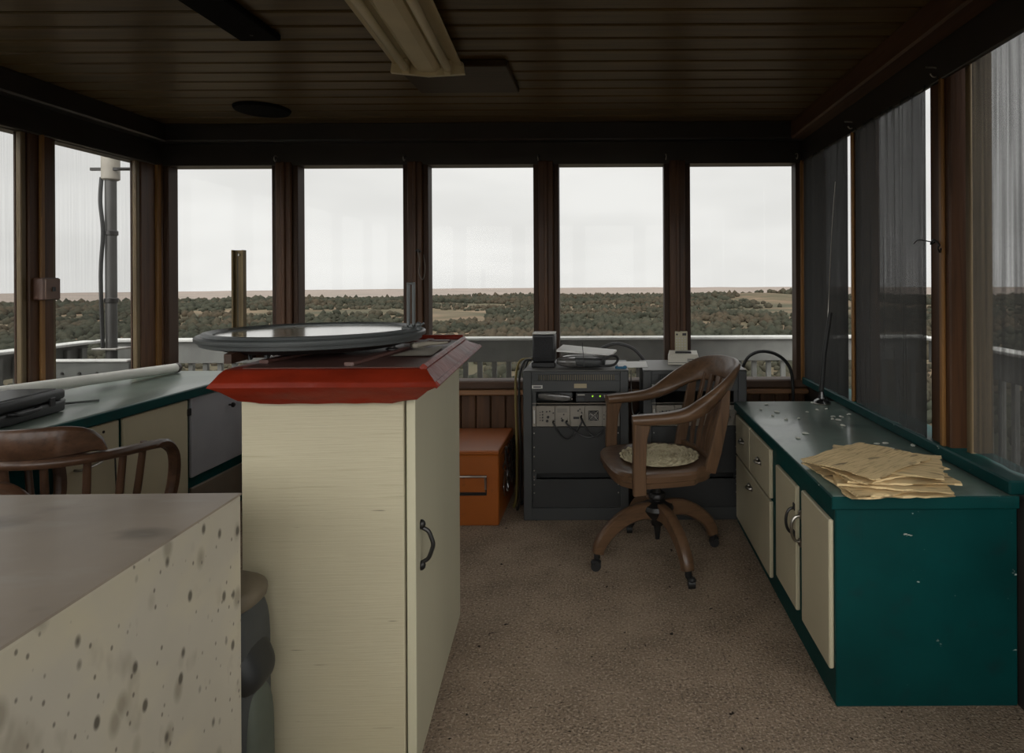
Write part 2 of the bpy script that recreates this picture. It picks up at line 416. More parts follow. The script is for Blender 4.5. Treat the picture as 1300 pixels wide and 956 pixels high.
# ------------------------------------------------------------------ outside: catwalk, railings, land, sky
DECK = mat('deck_boards', (.16,.15,.14), .8, var=.3, scale=3)
dk = MB()
for lo, hi in (((-4.45, -1.7, -.22), (XL-.11, 5.5, -.16)), ((XR+.11, -1.7, -.22), (2.85, 5.5, -.16)),
               ((XL-.11, D+.11, -.22), (XR+.11, 5.5, -.16)), ((XL-.11, -1.7, -.22), (XR+.11, YB-.11, -.16))): dk.box(lo, hi, 0)
struct(dk.build('deck', DECK, None, 0))
def railing(nm, a, c, zt, axis, at, step=.125):
    """along axis from a to c at the other coordinate 'at'"""
    def q(u, v, z): return (u, at+v, z) if axis == 0 else (at+v, u, z)
    t = thing('railing', nm, 'railing', q((a+c)/2, 0, -.16), group='weathered railings around the catwalk')
    MB().box(q(a-.06, -.075, zt-.022), q(c+.06, .075, zt), .004).build('rail_cap', mat('rail_cap_wood', (.42,.42,.40), .7, var=.12, scale=6), t, 0)
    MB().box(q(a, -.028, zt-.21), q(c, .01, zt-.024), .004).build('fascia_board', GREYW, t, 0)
    u = a+.04
    while u < c:
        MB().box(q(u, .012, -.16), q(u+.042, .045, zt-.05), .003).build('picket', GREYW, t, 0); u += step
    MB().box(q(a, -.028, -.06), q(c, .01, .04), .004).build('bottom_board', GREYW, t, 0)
railing('long weathered grey picket railing outside the far windows', -4.30, 2.66, .958, 0, 5.30)
railing('weathered grey railing of the catwalk outside the left windows', 2.2, 5.13, .958, 1, -4.36, .14)
railing('weathered grey railing of the catwalk behind the right shades', 1.4, 5.13, .958, 1, 2.70, .14)
t = thing('catwalk_gate', 'bolted grey board gate across the catwalk outside the left corner', 'gate', (-3.9, 4.46, -.16))
MB().box((-4.28, 4.43, .872), (-3.47, 4.50, .888), .004).build('top_rail', mat('rail_cap_wood', (0,0,0)), t, 0)
MB().box((-4.28, 4.445, .73), (-3.47, 4.475, .871), .003).build('face_board', mat('shaded_grey_board', (.075,.078,.07), .75, var=.2, scale=5), t, 0)  # face board: grey wood darkened in its colour to stand for shade
u = -4.2
while u < -3.5:
    MB().cyl((u, 4.446, .79), (u, 4.436, .79), .010).build('bolt', DKMETAL, t); u += .125
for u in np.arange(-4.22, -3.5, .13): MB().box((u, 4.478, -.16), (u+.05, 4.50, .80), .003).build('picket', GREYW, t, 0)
t = thing('antenna_mast', 'grey steel mast with pale canister outside the left corner window', 'mast', (-4.06, 5.02, -.16))
MB().cyl((-4.06, 5.02, -.16), (-4.06, 5.02, 3.0), .040, seg=16).build('pole', mat('mast_steel', (.055,.053,.05), .5, metal=.3, var=.2), t)
MB().lathe([(.05,2.28),(.063,2.29),(.063,2.56),(.055,2.60),(.055,3.05)], (-4.06, 5.02, 0)).build('canister', mat('pale_plastic', (.22,.20,.165), .5), t)
c = MB()
c.box((-4.20, 4.98, 2.355), (-3.86, 5.0, 2.38), .003); c.cyl((-3.98, 4.99, 2.37), (-3.78, 4.93, 2.36), .010); c.build('bracket', DKMETAL, t)
MB().tube([(-4.11, 4.99, 2.30), (-4.105, 4.97, 2.1), (-4.08, 4.965, 1.85), (-4.10, 4.965, 1.5), (-4.085, 4.965, .9)], .014, 6, 4).build('cable', RUBBER, t)
for z in (1.83, 1.28):
    MB().lathe([(.044,z),(.049,z+.005),(.049,z+.035),(.044,z+.04)], (-4.06,5.02,0)).build('clamp', DKMETAL, t)
MB().box((-4.16, 4.94, .90), (-3.96, 5.1, .915), .003).build('collar_plate', STEEL, t)

# land
def vnoise(x, y, sc, seed):
    x = x/sc; y = y/sc
    xi = np.floor(x).astype(np.int64); yi = np.floor(y).astype(np.int64); fx = x-xi; fy = y-yi
    fx = fx*fx*(3-2*fx); fy = fy*fy*(3-2*fy)
    def h(a, c):
        n = (a*374761393+c*668265263+seed*974711) & 0x7fffffff
        n = ((n ^ (n >> 13))*1274126177) & 0x7fffffff
        return ((n ^ (n >> 16)) & 0xffff)/65535.
    return (h(xi,yi)*(1-fx)+h(xi+1,yi)*fx)*(1-fy)+(h(xi,yi+1)*(1-fx)+h(xi+1,yi+1)*fx)*fy
def fbm(x, y, sc, seed, o=3):
    return sum(vnoise(x, y, sc/2**k, seed+k)*.5**k for k in range(o))/sum(.5**k for k in range(o))
def ground_z(x, y):
    r = np.hypot(x, y)
    base = np.interp(r, [0, 60, 150, 300, 480, 620, 1000, 1800, 3600], [-15, -15, -16, -16, -15, -19, -25, -33, -45])
    amp = np.interp(r, [0, 60, 200, 600, 1500, 3600], [.3, 1.2, 3., 4.2, 5, 3])
    return base+5.5*np.exp(-((x-118)/45)**2-((y-490)/75)**2)+amp*(fbm(x, y, 130, 3)-.5)*2*.8+amp*.35*(fbm(x, y, 38, 9)-.5)
def clearing(x, y):                                   # > 0 where bare sand
    r = np.hypot(x, y)
    stretch = fbm(x*.55, y, 46, 21, 3)
    for px_, py_, sx, sy, am in ((112, 440, 34, 100, .45), (104, 300, 12, 40, .2), (-66, 262, 17, 16, .2), (-146, 320, 40, 16, .2), (20, 205, 10, 10, .14)):
        stretch = stretch+am*np.exp(-((x-px_)/sx)**2-((y-py_)/sy)**2)
    return stretch-np.interp(r, [0, 100, 300, 700], [.64, .655, .68, .70])
nr, na = 150, 420
rr = np.concatenate(([4.], np.geomspace(12, 3600, nr-1)))
aa = np.linspace(-PI, PI, na, endpoint=False)
X = rr[:,None]*np.sin(aa)[None,:]; Y = rr[:,None]*np.cos(aa)[None,:]
Z = ground_z(X, Y)
verts = np.stack([X, Y, Z], -1).reshape(-1, 3)
ii, jj = np.meshgrid(np.arange(nr-1), np.arange(na), indexing='ij'); j2 = (jj+1) % na
faces = np.stack([ii*na+jj, (ii+1)*na+jj, (ii+1)*na+j2, ii*na+j2], -1).reshape(-1, 4)
def np_mesh(name, v, f, m):
    me = bpy.data.meshes.new(name); k = f.shape[1]
    me.vertices.add(len(v)); me.vertices.foreach_set('co', v.astype(np.float32).ravel())
    me.loops.add(f.size); me.loops.foreach_set('vertex_index', f.astype(np.int32).ravel())
    me.polygons.add(len(f)); me.polygons.foreach_set('loop_start', np.arange(0, f.size, k, dtype=np.int32))
    me.polygons.foreach_set('use_smooth', np.ones(len(f), dtype=bool))
    me.update(calc_edges=True); me.materials.append(m)
    o = bpy.data.objects.new(name, me); COL.objects.link(o); return o
LAND = mat('dry_dune_land', (.112,.08,.053), .95, var=.3, scale=.02, spec=.1,
    layers=[((.055,.050,.030), .05, (1,1,1), .38, .60, .85), ((.17,.125,.085), .018, (1,2.2,1), .58, .7, .6), ((.035,.038,.024), .012, (1,2.5,1), .48, .60, .7)])
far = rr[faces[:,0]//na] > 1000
FAR = mat('hazed_pinkish_dunes', (.18,.148,.128), .95, var=.12, scale=.004, stretch=(1,3,1), spec=.1,
    layers=[((.13,.12,.10), .006, (1,4,1), .52, .62, .6)])  # dune colour, paled by distance haze painted into it
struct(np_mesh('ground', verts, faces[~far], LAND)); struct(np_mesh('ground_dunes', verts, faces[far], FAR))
# scrub forest: thousands of ragged crowns
def ico(sub):
    bm = bmesh.new(); bmesh.ops.create_icosphere(bm, subdivisions=sub, radius=1)
    v = np.array([p.co[:] for p in bm.verts]); bm.verts.index_update(); f = np.array([[q.index for q in p.verts] for p in bm.faces]); bm.free(); return v, f
rng = np.random.default_rng(11)
def forest(n, r0, r1, sub, smin, smax, powr):
    v0, f0 = ico(sub); nv = len(v0)
    r = r0*(r1/r0)**(rng.random(n)**powr); a = np.radians(rng.uniform(-62, 62, n))
    x = r*np.sin(a); y = r*np.cos(a); keep = clearing(x, y) < rng.normal(0, .018, n)
    x, y, r = x[keep], y[keep], r[keep]; k = len(x)
    s = rng.uniform(smin, smax, k)*(.75+.6*fbm(x, y, 60, 40))*np.interp(r, [60, 300, 900], [.75, 1, 1.5]); h = s*rng.uniform(.7, 1.25, k)
    z = ground_z(x, y)+h*.35
    jit = 1+rng.normal(0, .2, (k, nv, 1))
    v = v0[None]*jit*np.stack([s, s, h], -1)[:,None,:]+np.stack([x, y, z], -1)[:,None,:]
    f = f0[None]+(np.arange(k)*nv)[:,None,None]
    return v.reshape(-1, 3), f.reshape(-1, 3)
parts = [forest(6500, 45, 200, 2, .6, 1.5, .9), forest(12000, 170, 520, 1, .9, 1.9, 1.), forest(9000, 420, 900, 1, 1.3, 2.4, 1.)]
off = 0; Vs = []; Fs = []
for v, f in parts: Vs.append(v); Fs.append(f+off); off += len(v)
SCRUB = mat('scrub_foliage', (.028,.028,.020), .95, var=.35, scale=.045, spec=.05,
    layers=[((.045,.034,.023), .022, (1,1,1), .46, .6, .8), ((.018,.023,.017), .3, (1,1,1), .45, .65, .4)])
fo = np_mesh('scrub_forest', np.concatenate(Vs), np.concatenate(Fs), SCRUB)
tag(fo, 'dark green scrub trees covering the dunes beyond the railing', 'trees', kind='stuff')

# sky: bright overcast, brighter overhead; added glow behind the camera fills the room
w = bpy.data.worlds.new('overcast_sky'); SC.world = w; w.use_nodes = True; nt = w.node_tree; N = nt.nodes; L = nt.links
bg = N['Background']; tc = N.new('ShaderNodeTexCoord'); sp = N.new('ShaderNodeSeparateXYZ'); L.new(tc.outputs['Generated'], sp.inputs[0])
def mr(src, a, c, lo, hi):
    r = N.new('ShaderNodeMapRange'); r.interpolation_type = 'SMOOTHSTEP'
    for k, v in (('From Min', a), ('From Max', c), ('To Min', lo), ('To Max', hi)): r.inputs[k].default_value = v
    L.new(src, r.inputs['Value']); return r.outputs['Result']
def ma(op, a, c):
    m = N.new('ShaderNodeMath'); m.operation = op
    for i, v in enumerate((a, c)):
        if isinstance(v, (int, float)): m.inputs[i].default_value = v
        else: L.new(v, m.inputs[i])
    return m.outputs[0]
SKY_FRONT, SKY_UP, SKY_BACK = .87, 1.3, 4.2
up = mr(sp.outputs['Z'], .28, 1., 0, SKY_UP)
back = ma('MULTIPLY', mr(sp.outputs['Y'], .15, -.9, 0, SKY_BACK), mr(sp.outputs['Z'], -.05, .35, .55, 1))
cn = N.new('ShaderNodeTexNoise'); cn.inputs['Scale'].default_value = 3.2; cn.inputs['Detail'].default_value = 3
mp = N.new('ShaderNodeMapping'); mp.inputs['Scale'].default_value = (1, 1, 3.5); L.new(tc.outputs['Generated'], mp.inputs[0]); L.new(mp.outputs[0], cn.inputs['Vector'])
fr = ma('MULTIPLY', mr(cn.outputs['Fac'], .3, .7, .93, 1.05), SKY_FRONT)
tot = ma('ADD', ma('ADD', fr, up), back)
L.new(tot, bg.inputs['Strength']); bg.inputs['Color'].default_value = (1, .988, .965, 1)

# ------------------------------------------------------------------ camera
cam = bpy.data.cameras.new('camera'); co = bpy.data.objects.new('camera', cam); COL.objects.link(co); SC.camera = co
cam.sensor_width = 36; cam.lens = 36*F/1300; cam.sensor_fit = 'HORIZONTAL'
cam.shift_x = -(CX-650)/1300; cam.shift_y = -(478-CY)/1300; cam.clip_start = .02; cam.clip_end = 9000
co.location = (0, 0, H)
co.matrix_world = Matrix.Translation((0, 0, H)) @ rot(90, 0, 0) @ rot(0, 0, -.28)
SC.view_settings.view_transform = 'Standard'; SC.view_settings.look = 'None'; SC.view_settings.gamma = 1
SC.view_settings.use_curve_mapping = False; SC.view_settings.exposure = 0
# ================================================================== CEILING FITTINGS
t = thing('ceiling_light', 'cream two-tube fluorescent fixture on the board ceiling', 'ceiling light', (-.80, 2.30, ZC), 4.6)
def fl(name, mb, m, par=None, sm=35):
    o = mb.build(name, m, par or t, sm, local=True); return o
TUBEW = mat('tube_glass', (.75,.68,.49), .25, var=.03); FIXW = mat('fixture_enamel', (.66,.58,.39), .4, var=.06)
L0, L1 = -.68, .62
fl('housing', MB().prism([(-.06,-.003),(.06,-.003),(.06,-.075),(.035,-.095),(-.035,-.095),(-.06,-.075)], L0, L1, 1), FIXW, sm=0)
fl('reflector', MB().prism([(-.16,-.055),(-.06,-.012),(.06,-.012),(.16,-.055),(.156,-.063),(.06,-.022),(-.06,-.022),(-.156,-.063)], L0, L1, 1), FIXW, sm=0)
for s in (-1, 1):
    tb = fl('tube', MB().lathe([(.012,L0+.04),(.019,L0+.05),(.019,L1-.05),(.012,L1-.04)], (s*.098,0,-.085), 16, rot(-90,0,0)), TUBEW)
    for e in (L0+.03, L1-.03):
        fl('lamp_holder', MB().cbox((s*.098, e, -.075), (.036, .02, .075), .006), FIXW)
for e, sg in ((L1, 1), (L0, -1)):
    fl('end_plate', MB().prism([(-.165,-.045),(-.10,-.005),(.10,-.005),(.165,-.045),(.172,-.098),(0,-.112),(-.172,-.098)], e-.012, e+.012, 1), FIXW, sm=0)
one('ceiling_hatch', MB().box((-1.04, 3.0, ZC-.035), (-.49, 3.43, ZC), .006), wood('hatch_board_wood', (.045,.027,.014), 0),
    'dark wooden board fixed to the ceiling behind the fluorescent fixture', 'hatch')
t = thing('ceiling_duct', 'dark flat strip board on the ceiling left of the fluorescent fixture', 'ceiling strip', (-1.52, 2.0, ZC))
MB().box((-1.605, 1.2, ZC-.03), (-1.425, 2.69, ZC), .006).build('cover', mat('black_enamel', (.007,.007,.007), .9, spec=.1), t, 0)
for y in (1.5, 2.1, 2.62):
    MB().sphere((-1.515, y, ZC-.03), (.008,.008,.004), 1).build('screw', DKMETAL, t)
one('ceiling_plate', MB().lathe([(.02,-.03),(.10,-.028),(.155,-.018),(.163,-.004),(.163,0)], (-2.157, 3.84, ZC), 32), mat('black_enamel', (.007,.007,.007), .9, spec=.1),
    'round black cover plate on the ceiling near the far left corner', 'vent cover')

# ================================================================== FIRE FINDER STAND
def lerp(a, c, k): return Vector(a)*(1-k)+Vector(c)*k
FR, FL, BR, BL = Vector((-.552,1.737)), Vector((-1.030,1.722)), Vector((-.628,2.576)), Vector((-1.106,2.561))
stand = thing('fire_finder_stand', 'tall cream cabinet with a red overhanging top and side door', 'cabinet', ((FR.x+BL.x)/2, (FR.y+BL.y)/2, 0))
def quad(pts, z): return [(p.x, p.y, z) for p in pts]
ZB = 1.118
sn = (BR-FR).normalized(); sx_ = Vector((sn.y, -sn.x))                        # along the door side, outwards
wn = (FL-FR).normalized()
body = MB().hexa(quad([FR+wn*.028, FL, BL, BR+wn*.028], 0), quad([FR+wn*.028, FL, BL, BR+wn*.028], ZB), .003)
body.build('body', CREAM_PLY, stand, 0)
a0 = FR+sn*.012+wn*.024; a1 = BR-sn*.004+wn*.024; b0 = a0+sx_*.026; b1 = a1+sx_*.026
door = MB().hexa(quad([a0, a1, b1, b0], .05), quad([a0, a1, b1, b0], ZB-.004), .003).build('door', CREAM_DOOR, stand, 0)
dm = Vector((FR.x, FR.y, 0))+Vector((sn.x, sn.y, 0))*.075; ox = Vector((sx_.x, sx_.y, 0))
zt, zb = .723, .618
hnd = MB(); pts = []
for z, o_ in ((zt+.012,.004),(zt,.006),(zt-.012,.024),(zt-.035,.034),((zt+zb)/2,.038),(zb+.035,.034),(zb+.012,.024),(zb,.006),(zb-.012,.004)):
    pts.append(dm+ox*o_+Vector((0,0,z)))
hnd.tube(pts, .0065, 8, 4)
hnd.sphere(dm+ox*.005+Vector((0,0,zt+.008)), (.012,.012,.015), 2); hnd.sphere(dm+ox*.005+Vector((0,0,zb-.008)), (.012,.012,.015), 2)
hnd.build('handle', DKMETAL, door)
# red top: bevelled slab, raised strips
def ring4(fr, fl, bl, br, z): return [(fr[0],fr[1],z),(fl[0],fl[1],z),(bl[0],bl[1],z),(br[0],br[1],z)]
tp = MB()
bm = bmesh.new()
loops = [ring4((-.60,1.704),(-.965,1.700),(-1.06,2.59),(-.67,2.595),1.1105),
         ring4((-.53,1.695),(-1.02,1.69),(-1.12,2.60),(-.60,2.605),1.122),
         ring4((-.492,1.668),(-1.055,1.662),(-1.165,2.62),(-.560,2.625),1.150),
         ring4((-.462,1.655),(-1.083,1.652),(-1.19,2.63),(-.548,2.635),1.163),
         ring4((-.470,1.662),(-1.076,1.658),(-1.185,2.62),(-.556,2.625),1.176),
         ring4((-.503,1.70),(-1.062,1.695),(-1.145,2.53),(-.590,2.535),1.205),
         ring4((-.507,1.706),(-1.058,1.701),(-1.141,2.526),(-.594,2.53),1.207)]
rings = [[bm.verts.new(p) for p in l] for l in loops]
bm.faces.new(rings[0][::-1]); bm.faces.new(rings[-1])
for k in range(len(rings)-1):
    for i in range(4): bm.faces.new((rings[k][i], rings[k][(i+1)%4], rings[k+1][(i+1)%4], rings[k+1][i]))
bmesh.ops.subdivide_edges(bm, edges=bm.edges[:], cuts=6, use_grid_fill=True)
for v in bm.verts:
    n = math.sin(v.co.x*61+v.co.y*23)*math.sin(v.co.y*47+v.co.z*90)
    if v.co.z < 1.2: v.co.z += .0016*n
tp.addbm(bm); top = tp.build('top', RED, stand, 30)
MB().hexa(ring4((-.517,1.712),(-1.018,1.706),(-1.116,2.515),(-.602,2.52),1.2065), ring4((-.519,1.714),(-1.016,1.708),(-1.114,2.513),(-.604,2.518),1.2095)).build('work_surface', RED_TOP, top, 0)
MB().strap([(-.512,1.70,1.210),(-.596,2.53,1.210)], (0,0,1), .011, .009, .9).build('edge_moulding', RED, top)
MB().strap([(-.60,2.535,1.214),(-1.13,2.53,1.214)], (0,0,1), .010, .012, .6).build('edge_moulding', RED, top)
MB().strap([(-.466,1.662,1.1675),(-.552,2.63,1.1675)], (0,0,1), .010, .010, .9).build('edge_moulding', RED, top)
for xa, ya, xb, yb in ((-.735,1.74,-.705,2.44), (-1.01,1.80,-.945,2.44)):
    MB().strap([(xa,ya,1.2145),(xb,yb,1.2145)], (0,0,1), .014, .005, .4).build('rail', RED_TOP, top)
MB().strap([(-.99,2.40,1.213),(-.62,2.40,1.213)], (0,0,1), .02, .004, .3).build('rail', RED_TOP, top)

# ================================================================== FIRE FINDER
CXF, CYF, RF, ZF = -.984, 2.08, .351, 1.284
ff = thing('fire_finder', 'round grey alidade table with map and sighting vanes on the red top', 'fire finder', (CXF, CYF, 1.21))
GREYM = mat('grey_green_enamel', (.075,.082,.082), .38, metal=.2, var=.15, scale=4, coat=.1)
ringm = MB()
prof = [(.305,1.250),(.325,1.247),(.338,1.251),(.340,1.262),(.349,1.263),(RF,1.268),(RF,1.276),(.346,1.280),(.334,1.281),(.330,1.288),(.318,1.290),(.300,1.284),(.300,1.258)]
seg = 72
Ls = [[(CXF+r*math.cos(2*PI*i/seg), CYF+r*math.sin(2*PI*i/seg), z) for i in range(seg)] for r, z in prof]
Ls.append(Ls[0]); ringm.loops(Ls, cap=False).build('azimuth_ring', GREYM, ff, 25)
MB().lathe([(.302,1.258),(.302,1.280),(0,1.2802)], (CXF,CYF,0), 64).build('map_disc', mat('aged_map', (.55,.52,.40), .16, var=.05, scale=3, coat=.6,
    layers=[((.35,.38,.24), 6, (1,1,1), .55, .62, .5), ((.25,.25,.2), 40, (1,1,1), .62, .68, .35)]), ff)
ub = MB().lathe([(.20,1.226),(.27,1.232),(.312,1.249),(.305,1.256),(0,1.257)], (CXF,CYF,0), 48); ub.build('underframe', mat('black_iron_paint', (.012,.012,.012), .5), ff)
for q in ((-.723,2.05), (-.972,2.17), (-.993,1.97)):
    MB().lathe([(.020,1.2202),(.020,1.224),(.012,1.227),(.012,1.236)], (q[0],q[1],0)).build('levelling_foot', DKMETAL, ff)
# tall front sight: a brass channel with flanges
BRASS = mat('aged_brass', (.13,.092,.04), .45, metal=.4, var=.3, scale=8, stretch=(2,2,.4))
vx, vy = -1.322, 2.205
v = MB()
v.box((vx-.021, vy, 1.262), (vx+.021, vy+.006, 1.562), .001); v.box((vx-.021, vy-.016, 1.262), (vx-.015, vy, 1.562), .001); v.box((vx+.015, vy-.016, 1.262), (vx+.021, vy, 1.562), .001)
fs = v.build('front_sight', BRASS, ff, 0)
MB().tube([(vx, vy-.012, 1.27), (vx, vy-.012, 1.555)], .0012, 6).build('sight_hair', DKMETAL, fs)
MB().cyl((vx, vy-.002, 1.545), (vx, vy-.008, 1.545), .004).build('screw', STEEL, fs)
MB().box((vx-.028, vy-.02, 1.255), (vx+.045, vy+.02, 1.268), .003).build('bracket', DKMETAL, fs, 0)
px_, py_ = -.674, 2.10
v = MB(); v.strap([(px_-.009, py_, 1.29), (px_-.009, py_, 1.436), (px_-.009, py_, 1.44)], (0,1,0), .004, .008); v.strap([(px_+.009, py_, 1.29), (px_+.009, py_, 1.44)], (0,1,0), .004, .008)
v.box((px_-.013, py_-.008, 1.436), (px_+.013, py_+.008, 1.444), .002); v.box((px_-.013, py_-.008, 1.284), (px_+.013, py_+.008, 1.30), .002)
rs = v.build('rear_sight', GREYM, ff, 0)
v = MB(); v.box((px_-.03, py_-.012, 1.279), (px_+.035, py_+.012, 1.292), .003); v.sphere((px_+.026, py_-.004, 1.300), .010, 2); v.cyl((px_+.026, py_-.004, 1.292), (px_+.045, py_-.004, 1.305), .004)
v.build('clamp', GREYM, rs)
# slide rail: dark wooden plank below the ring on the left, knob and bracket
pk = MB().prism([(1.98,1.226),(1.98,1.252),(2.03,1.262),(2.12,1.2745),(2.36,1.2745),(2.36,1.226)], -1.315, -1.275, 0, Matrix.Identity(4))
pk = MB()
A = Vector((-1.082,1.745,0)); B = Vector((-1.150,2.44,0)); nn = (B-A).normalized().cross(Vector((0,0,1)))*.010
pr = [(0,1.216),(0,1.243),(.02,1.245),(.06,1.254),(.10,1.2575),(.60,1.2575),(.65,1.25),(.69,1.243),(.69,1.216)]
uu = (B-A).normalized()
pk.loops([[tuple(A+uu*u+nn+Vector((0,0,z))) for u, z in pr], [tuple(A+uu*u-nn+Vector((0,0,z))) for u, z in pr]])
for u_ in (.16, .55):
    c_ = A+uu*u_; pk.cbox((c_.x+.018, c_.y, 1.2185), (.055,.022,.009), .002)
pl = pk.build('slide_plank', wood('slide_dark_wood', (.05,.026,.016), 0), ff, 0)
kx, ky = -1.057, 1.85
MB().lathe([(.001,.012),(.014,.012),(.019,.006),(.019,-.006),(.014,-.012),(.001,-.012)], (kx,ky,1.250), 20).build('knob', mat('pale_knob', (.42,.40,.34), .35), ff)
u = MB(); u.strap([(kx-.026,ky+.004,1.2135),(kx-.026,ky+.004,1.236),(kx+.026,ky+.004,1.236),(kx+.026,ky+.004,1.2135)], (0,1,0), .006, .009); u.cyl((kx,ky,1.236),(kx,ky,1.247),.007)
u.build('clamp_bracket', GREYM, ff, 0)
# scraps on the red top
sc = MB()
n = 8; g = [[None]*(n+1) for _ in range(n+1)]; vs = []; fs_ = []
C4 = [Vector((-.685,1.93)), Vector((-.56,1.93)), Vector((-.585,2.18)), Vector((-.66,2.18))]
for i in range(n+1):
    for j in range(n+1):
        p = (C4[0]*(1-i/n)+C4[1]*(i/n))*(1-j/n)+(C4[3]*(1-i/n)+C4[2]*(i/n))*(j/n)
        vs.append((p.x, p.y, 1.2135+.0035*math.sin(i*.7)*math.sin(j*.6)))
for i in range(n):
    for j in range(n): fs_.append([i*(n+1)+j, (i+1)*(n+1)+j, (i+1)*(n+1)+j+1, i*(n+1)+j+1])
top_v = [(x, y, z+.0012) for x, y, z in vs]; k = len(vs)
bd = [(i*(n+1)) for i in range(n+1)]
sc.add(vs+top_v, [f[::-1] for f in fs_]+[[q+k for q in f] for f in fs_])
one('paper_scrap', sc, mat('dull_paper', (.30,.27,.22), .7, var=.1), 'dull paper sheet lying on the red cabinet top', 'paper')
one('rag', MB().tube([(-.69,2.17,1.222),(-.675,2.15,1.222),(-.655,2.22,1.222),(-.62,2.24,1.221),(-.60,2.29,1.219)], [.012,.004], 8, 5),
    mat('pale_cloth', (.38,.34,.27), .85), 'twisted pale rag strip on the red cabinet top', 'rag')

# ================================================================== GREEN CABINET, RIGHT
gx0, gx1, gy0, gy1, gz = .753, XR-.066, 2.068, 3.668, .718
gc = thing('drawer_cabinet', 'long dark green cabinet with cream drawers and doors on the right', 'cabinet', ((gx0+gx1)/2, (gy0+gy1)/2, 0))
MB().box((gx0+.012, gy0+.010, 0), (XR-.004, gy1, gz-.046), .004).build('body', PAINT_TEAL, gc, 0)
tpm = MB().box((gx0, gy0, gz-.046), (XR-.006, gy1+.004, gz), .006, seg=2)
tpm.build('worktop_slab', TOP_GREEN, gc, 30)
ed = MB().box((gx0-.004, gy0-.006, gz-.045), (XR-.006, gy0+.004, gz-.002), .003); ed.box((gx0-.005, gy0-.006, gz-.045), (gx0+.004, gy1, gz-.002), .003)
ed.build('edge_strip', PAINT_TEAL, gc, 0)
def front(name, y0, y1, z0, z1, par, x=gx0+.012, th=.018, m=CREAM, bev=.004):
    return MB().box((x-th, y0, z0), (x, y1, z1), bev).build(name, m, par, 0)
def bin_pull(par, yc, zc, x):
    m = MB()
    m.cbox((x-.002, yc, zc), (.005, .075, .026), .002)
    m.tube([(x-.002,yc-.030,zc), (x-.018,yc-.024,zc-.002), (x-.024,yc,zc-.004), (x-.018,yc+.024,zc-.002), (x-.002,yc+.030,zc)], .005, 8, 3)
    m.sphere((x-.012, yc, zc+.010), (.010,.014,.012), 2)
    m.build('pull', CHROME, par)
xf = gx0-.006
d1 = front('drawer', 3.272, 3.612, .425, .655, gc); bin_pull(d1, 3.43, .542, xf)
d2 = front('drawer', 2.862, 3.262, .425, .655, gc); bin_pull(d2, 3.05, .545, xf)
d3 = front('drawer', 2.862, 3.612, .055, .412, gc); bin_pull(d3, 3.24, .352, xf)
e1 = front('door', 2.462, 2.757, .12, .618, gc); e2 = front('door', 2.092, 2.392, .12, .628, gc)
for par, yy, m, zc in ((e1, 2.475, DKMETAL, .475), (e2, 2.402, CHROME, .47)):
    h = MB(); zz = .05
    h.tube([(xf-.001,yy+.006,zc+zz), (xf-.018,yy+.006,zc+zz-.004), (xf-.03,yy+.006,zc+zz*.55), (xf-.034,yy+.006,zc), (xf-.03,yy+.006,zc-zz*.55), (xf-.018,yy+.006,zc-zz+.004), (xf-.001,yy+.006,zc-zz)], .006, 8, 4)
    h.box((xf-.004,yy-.006,zc+zz-.010), (xf+.004 if m is DKMETAL else xf+.02,yy+.018,zc+zz+.02), .003); h.box((xf-.004,yy-.006,zc-zz-.02), (xf+.004 if m is DKMETAL else xf+.02,yy+.018,zc-zz+.010), .003)
    h.build('handle', m, par)

# ================================================================== LEFT COUNTER
lz, lx = .836, -2.395
wt = MB().box((XL+.034, .3, lz-.05), (lx, D-.085, lz), .006, seg=2)
one('worktop', wt, mat('worn_pale_green_top', (.13,.165,.135), .34, var=.25, scale=2.2, coat=.12, bump=.05, bscale=14,
    layers=[((.04,.08,.07), 3, (1,1,1), .5, .7, .7), ((.24,.26,.22), 2.2, (1,1,1), .55, .8, .5)]), 'long worn green worktop along the left windows', 'worktop', smooth=30)
one('worktop_edge', MB().box((lx, .3, lz-.052), (lx+.012, D-.09, lz-.004), .003), PAINT_TEAL, 'dark green edge strip along the left worktop', 'edge strip', smooth=0)
def left_cab(nm, label, y0, y1, cat='cabinet'):
    t = thing(nm, label, cat, ((XL+lx)/2, (y0+y1)/2, 0))
    MB().box((XL+.036, y0+.002, 0), (lx-.035, y1-.002, lz-.052), .003).build('body', PAINT_TEAL, t, 0); return t
xd = lx-.035
def ldoor(t, y0, y1, z0, z1, m=CREAM, name='door'):
    return MB().box((xd, y0, z0), (xd+.02, y1, z1), .004).build(name, m, t, 0)
c0 = left_cab('wall_cupboard', 'cream-fronted green cupboard beside the kneehole under the left worktop', 2.66, 3.035)
q = ldoor(c0, 2.685, 3.025, .05, .772)
h = MB(); h.tube([(xd+.02,2.77,.60),(xd+.05,2.775,.60),(xd+.058,2.83,.605),(xd+.05,2.885,.61),(xd+.02,2.89,.61)], .006, 8, 4); h.build('handle', CHROME, q)
for z in (.735,.68): MB().cyl((xd+.018,2.93,z),(xd+.022,2.93,z),.007).build('screw_hole', DKMETAL, q)
c1 = left_cab('base_cupboard', 'cream-doored green cupboard in the middle of the left worktop', 3.04, 3.53)
q = ldoor(c1, 3.055, 3.52, .05, .772)
for z in (.70, .16): MB().box((xd+.018, 3.512, z-.022), (xd+.026, 3.540, z+.022), .003).build('hinge', DKMETAL, q, 0)
c2 = left_cab('corner_cupboard', 'grey-doored cupboard at the far end of the left worktop', 3.535, 4.20)
q = ldoor(c2, 3.55, 4.13, .315, .775, mat('grey_white_door', (.30,.30,.315), .4, var=.06))
MB().lathe([(.006,0),(.006,.016),(.016,.022),(.017,.03),(.010,.036)], (xd+.02,3.90,.668), 16, rot(0,90,0)).build('knob', DKMETAL, q)
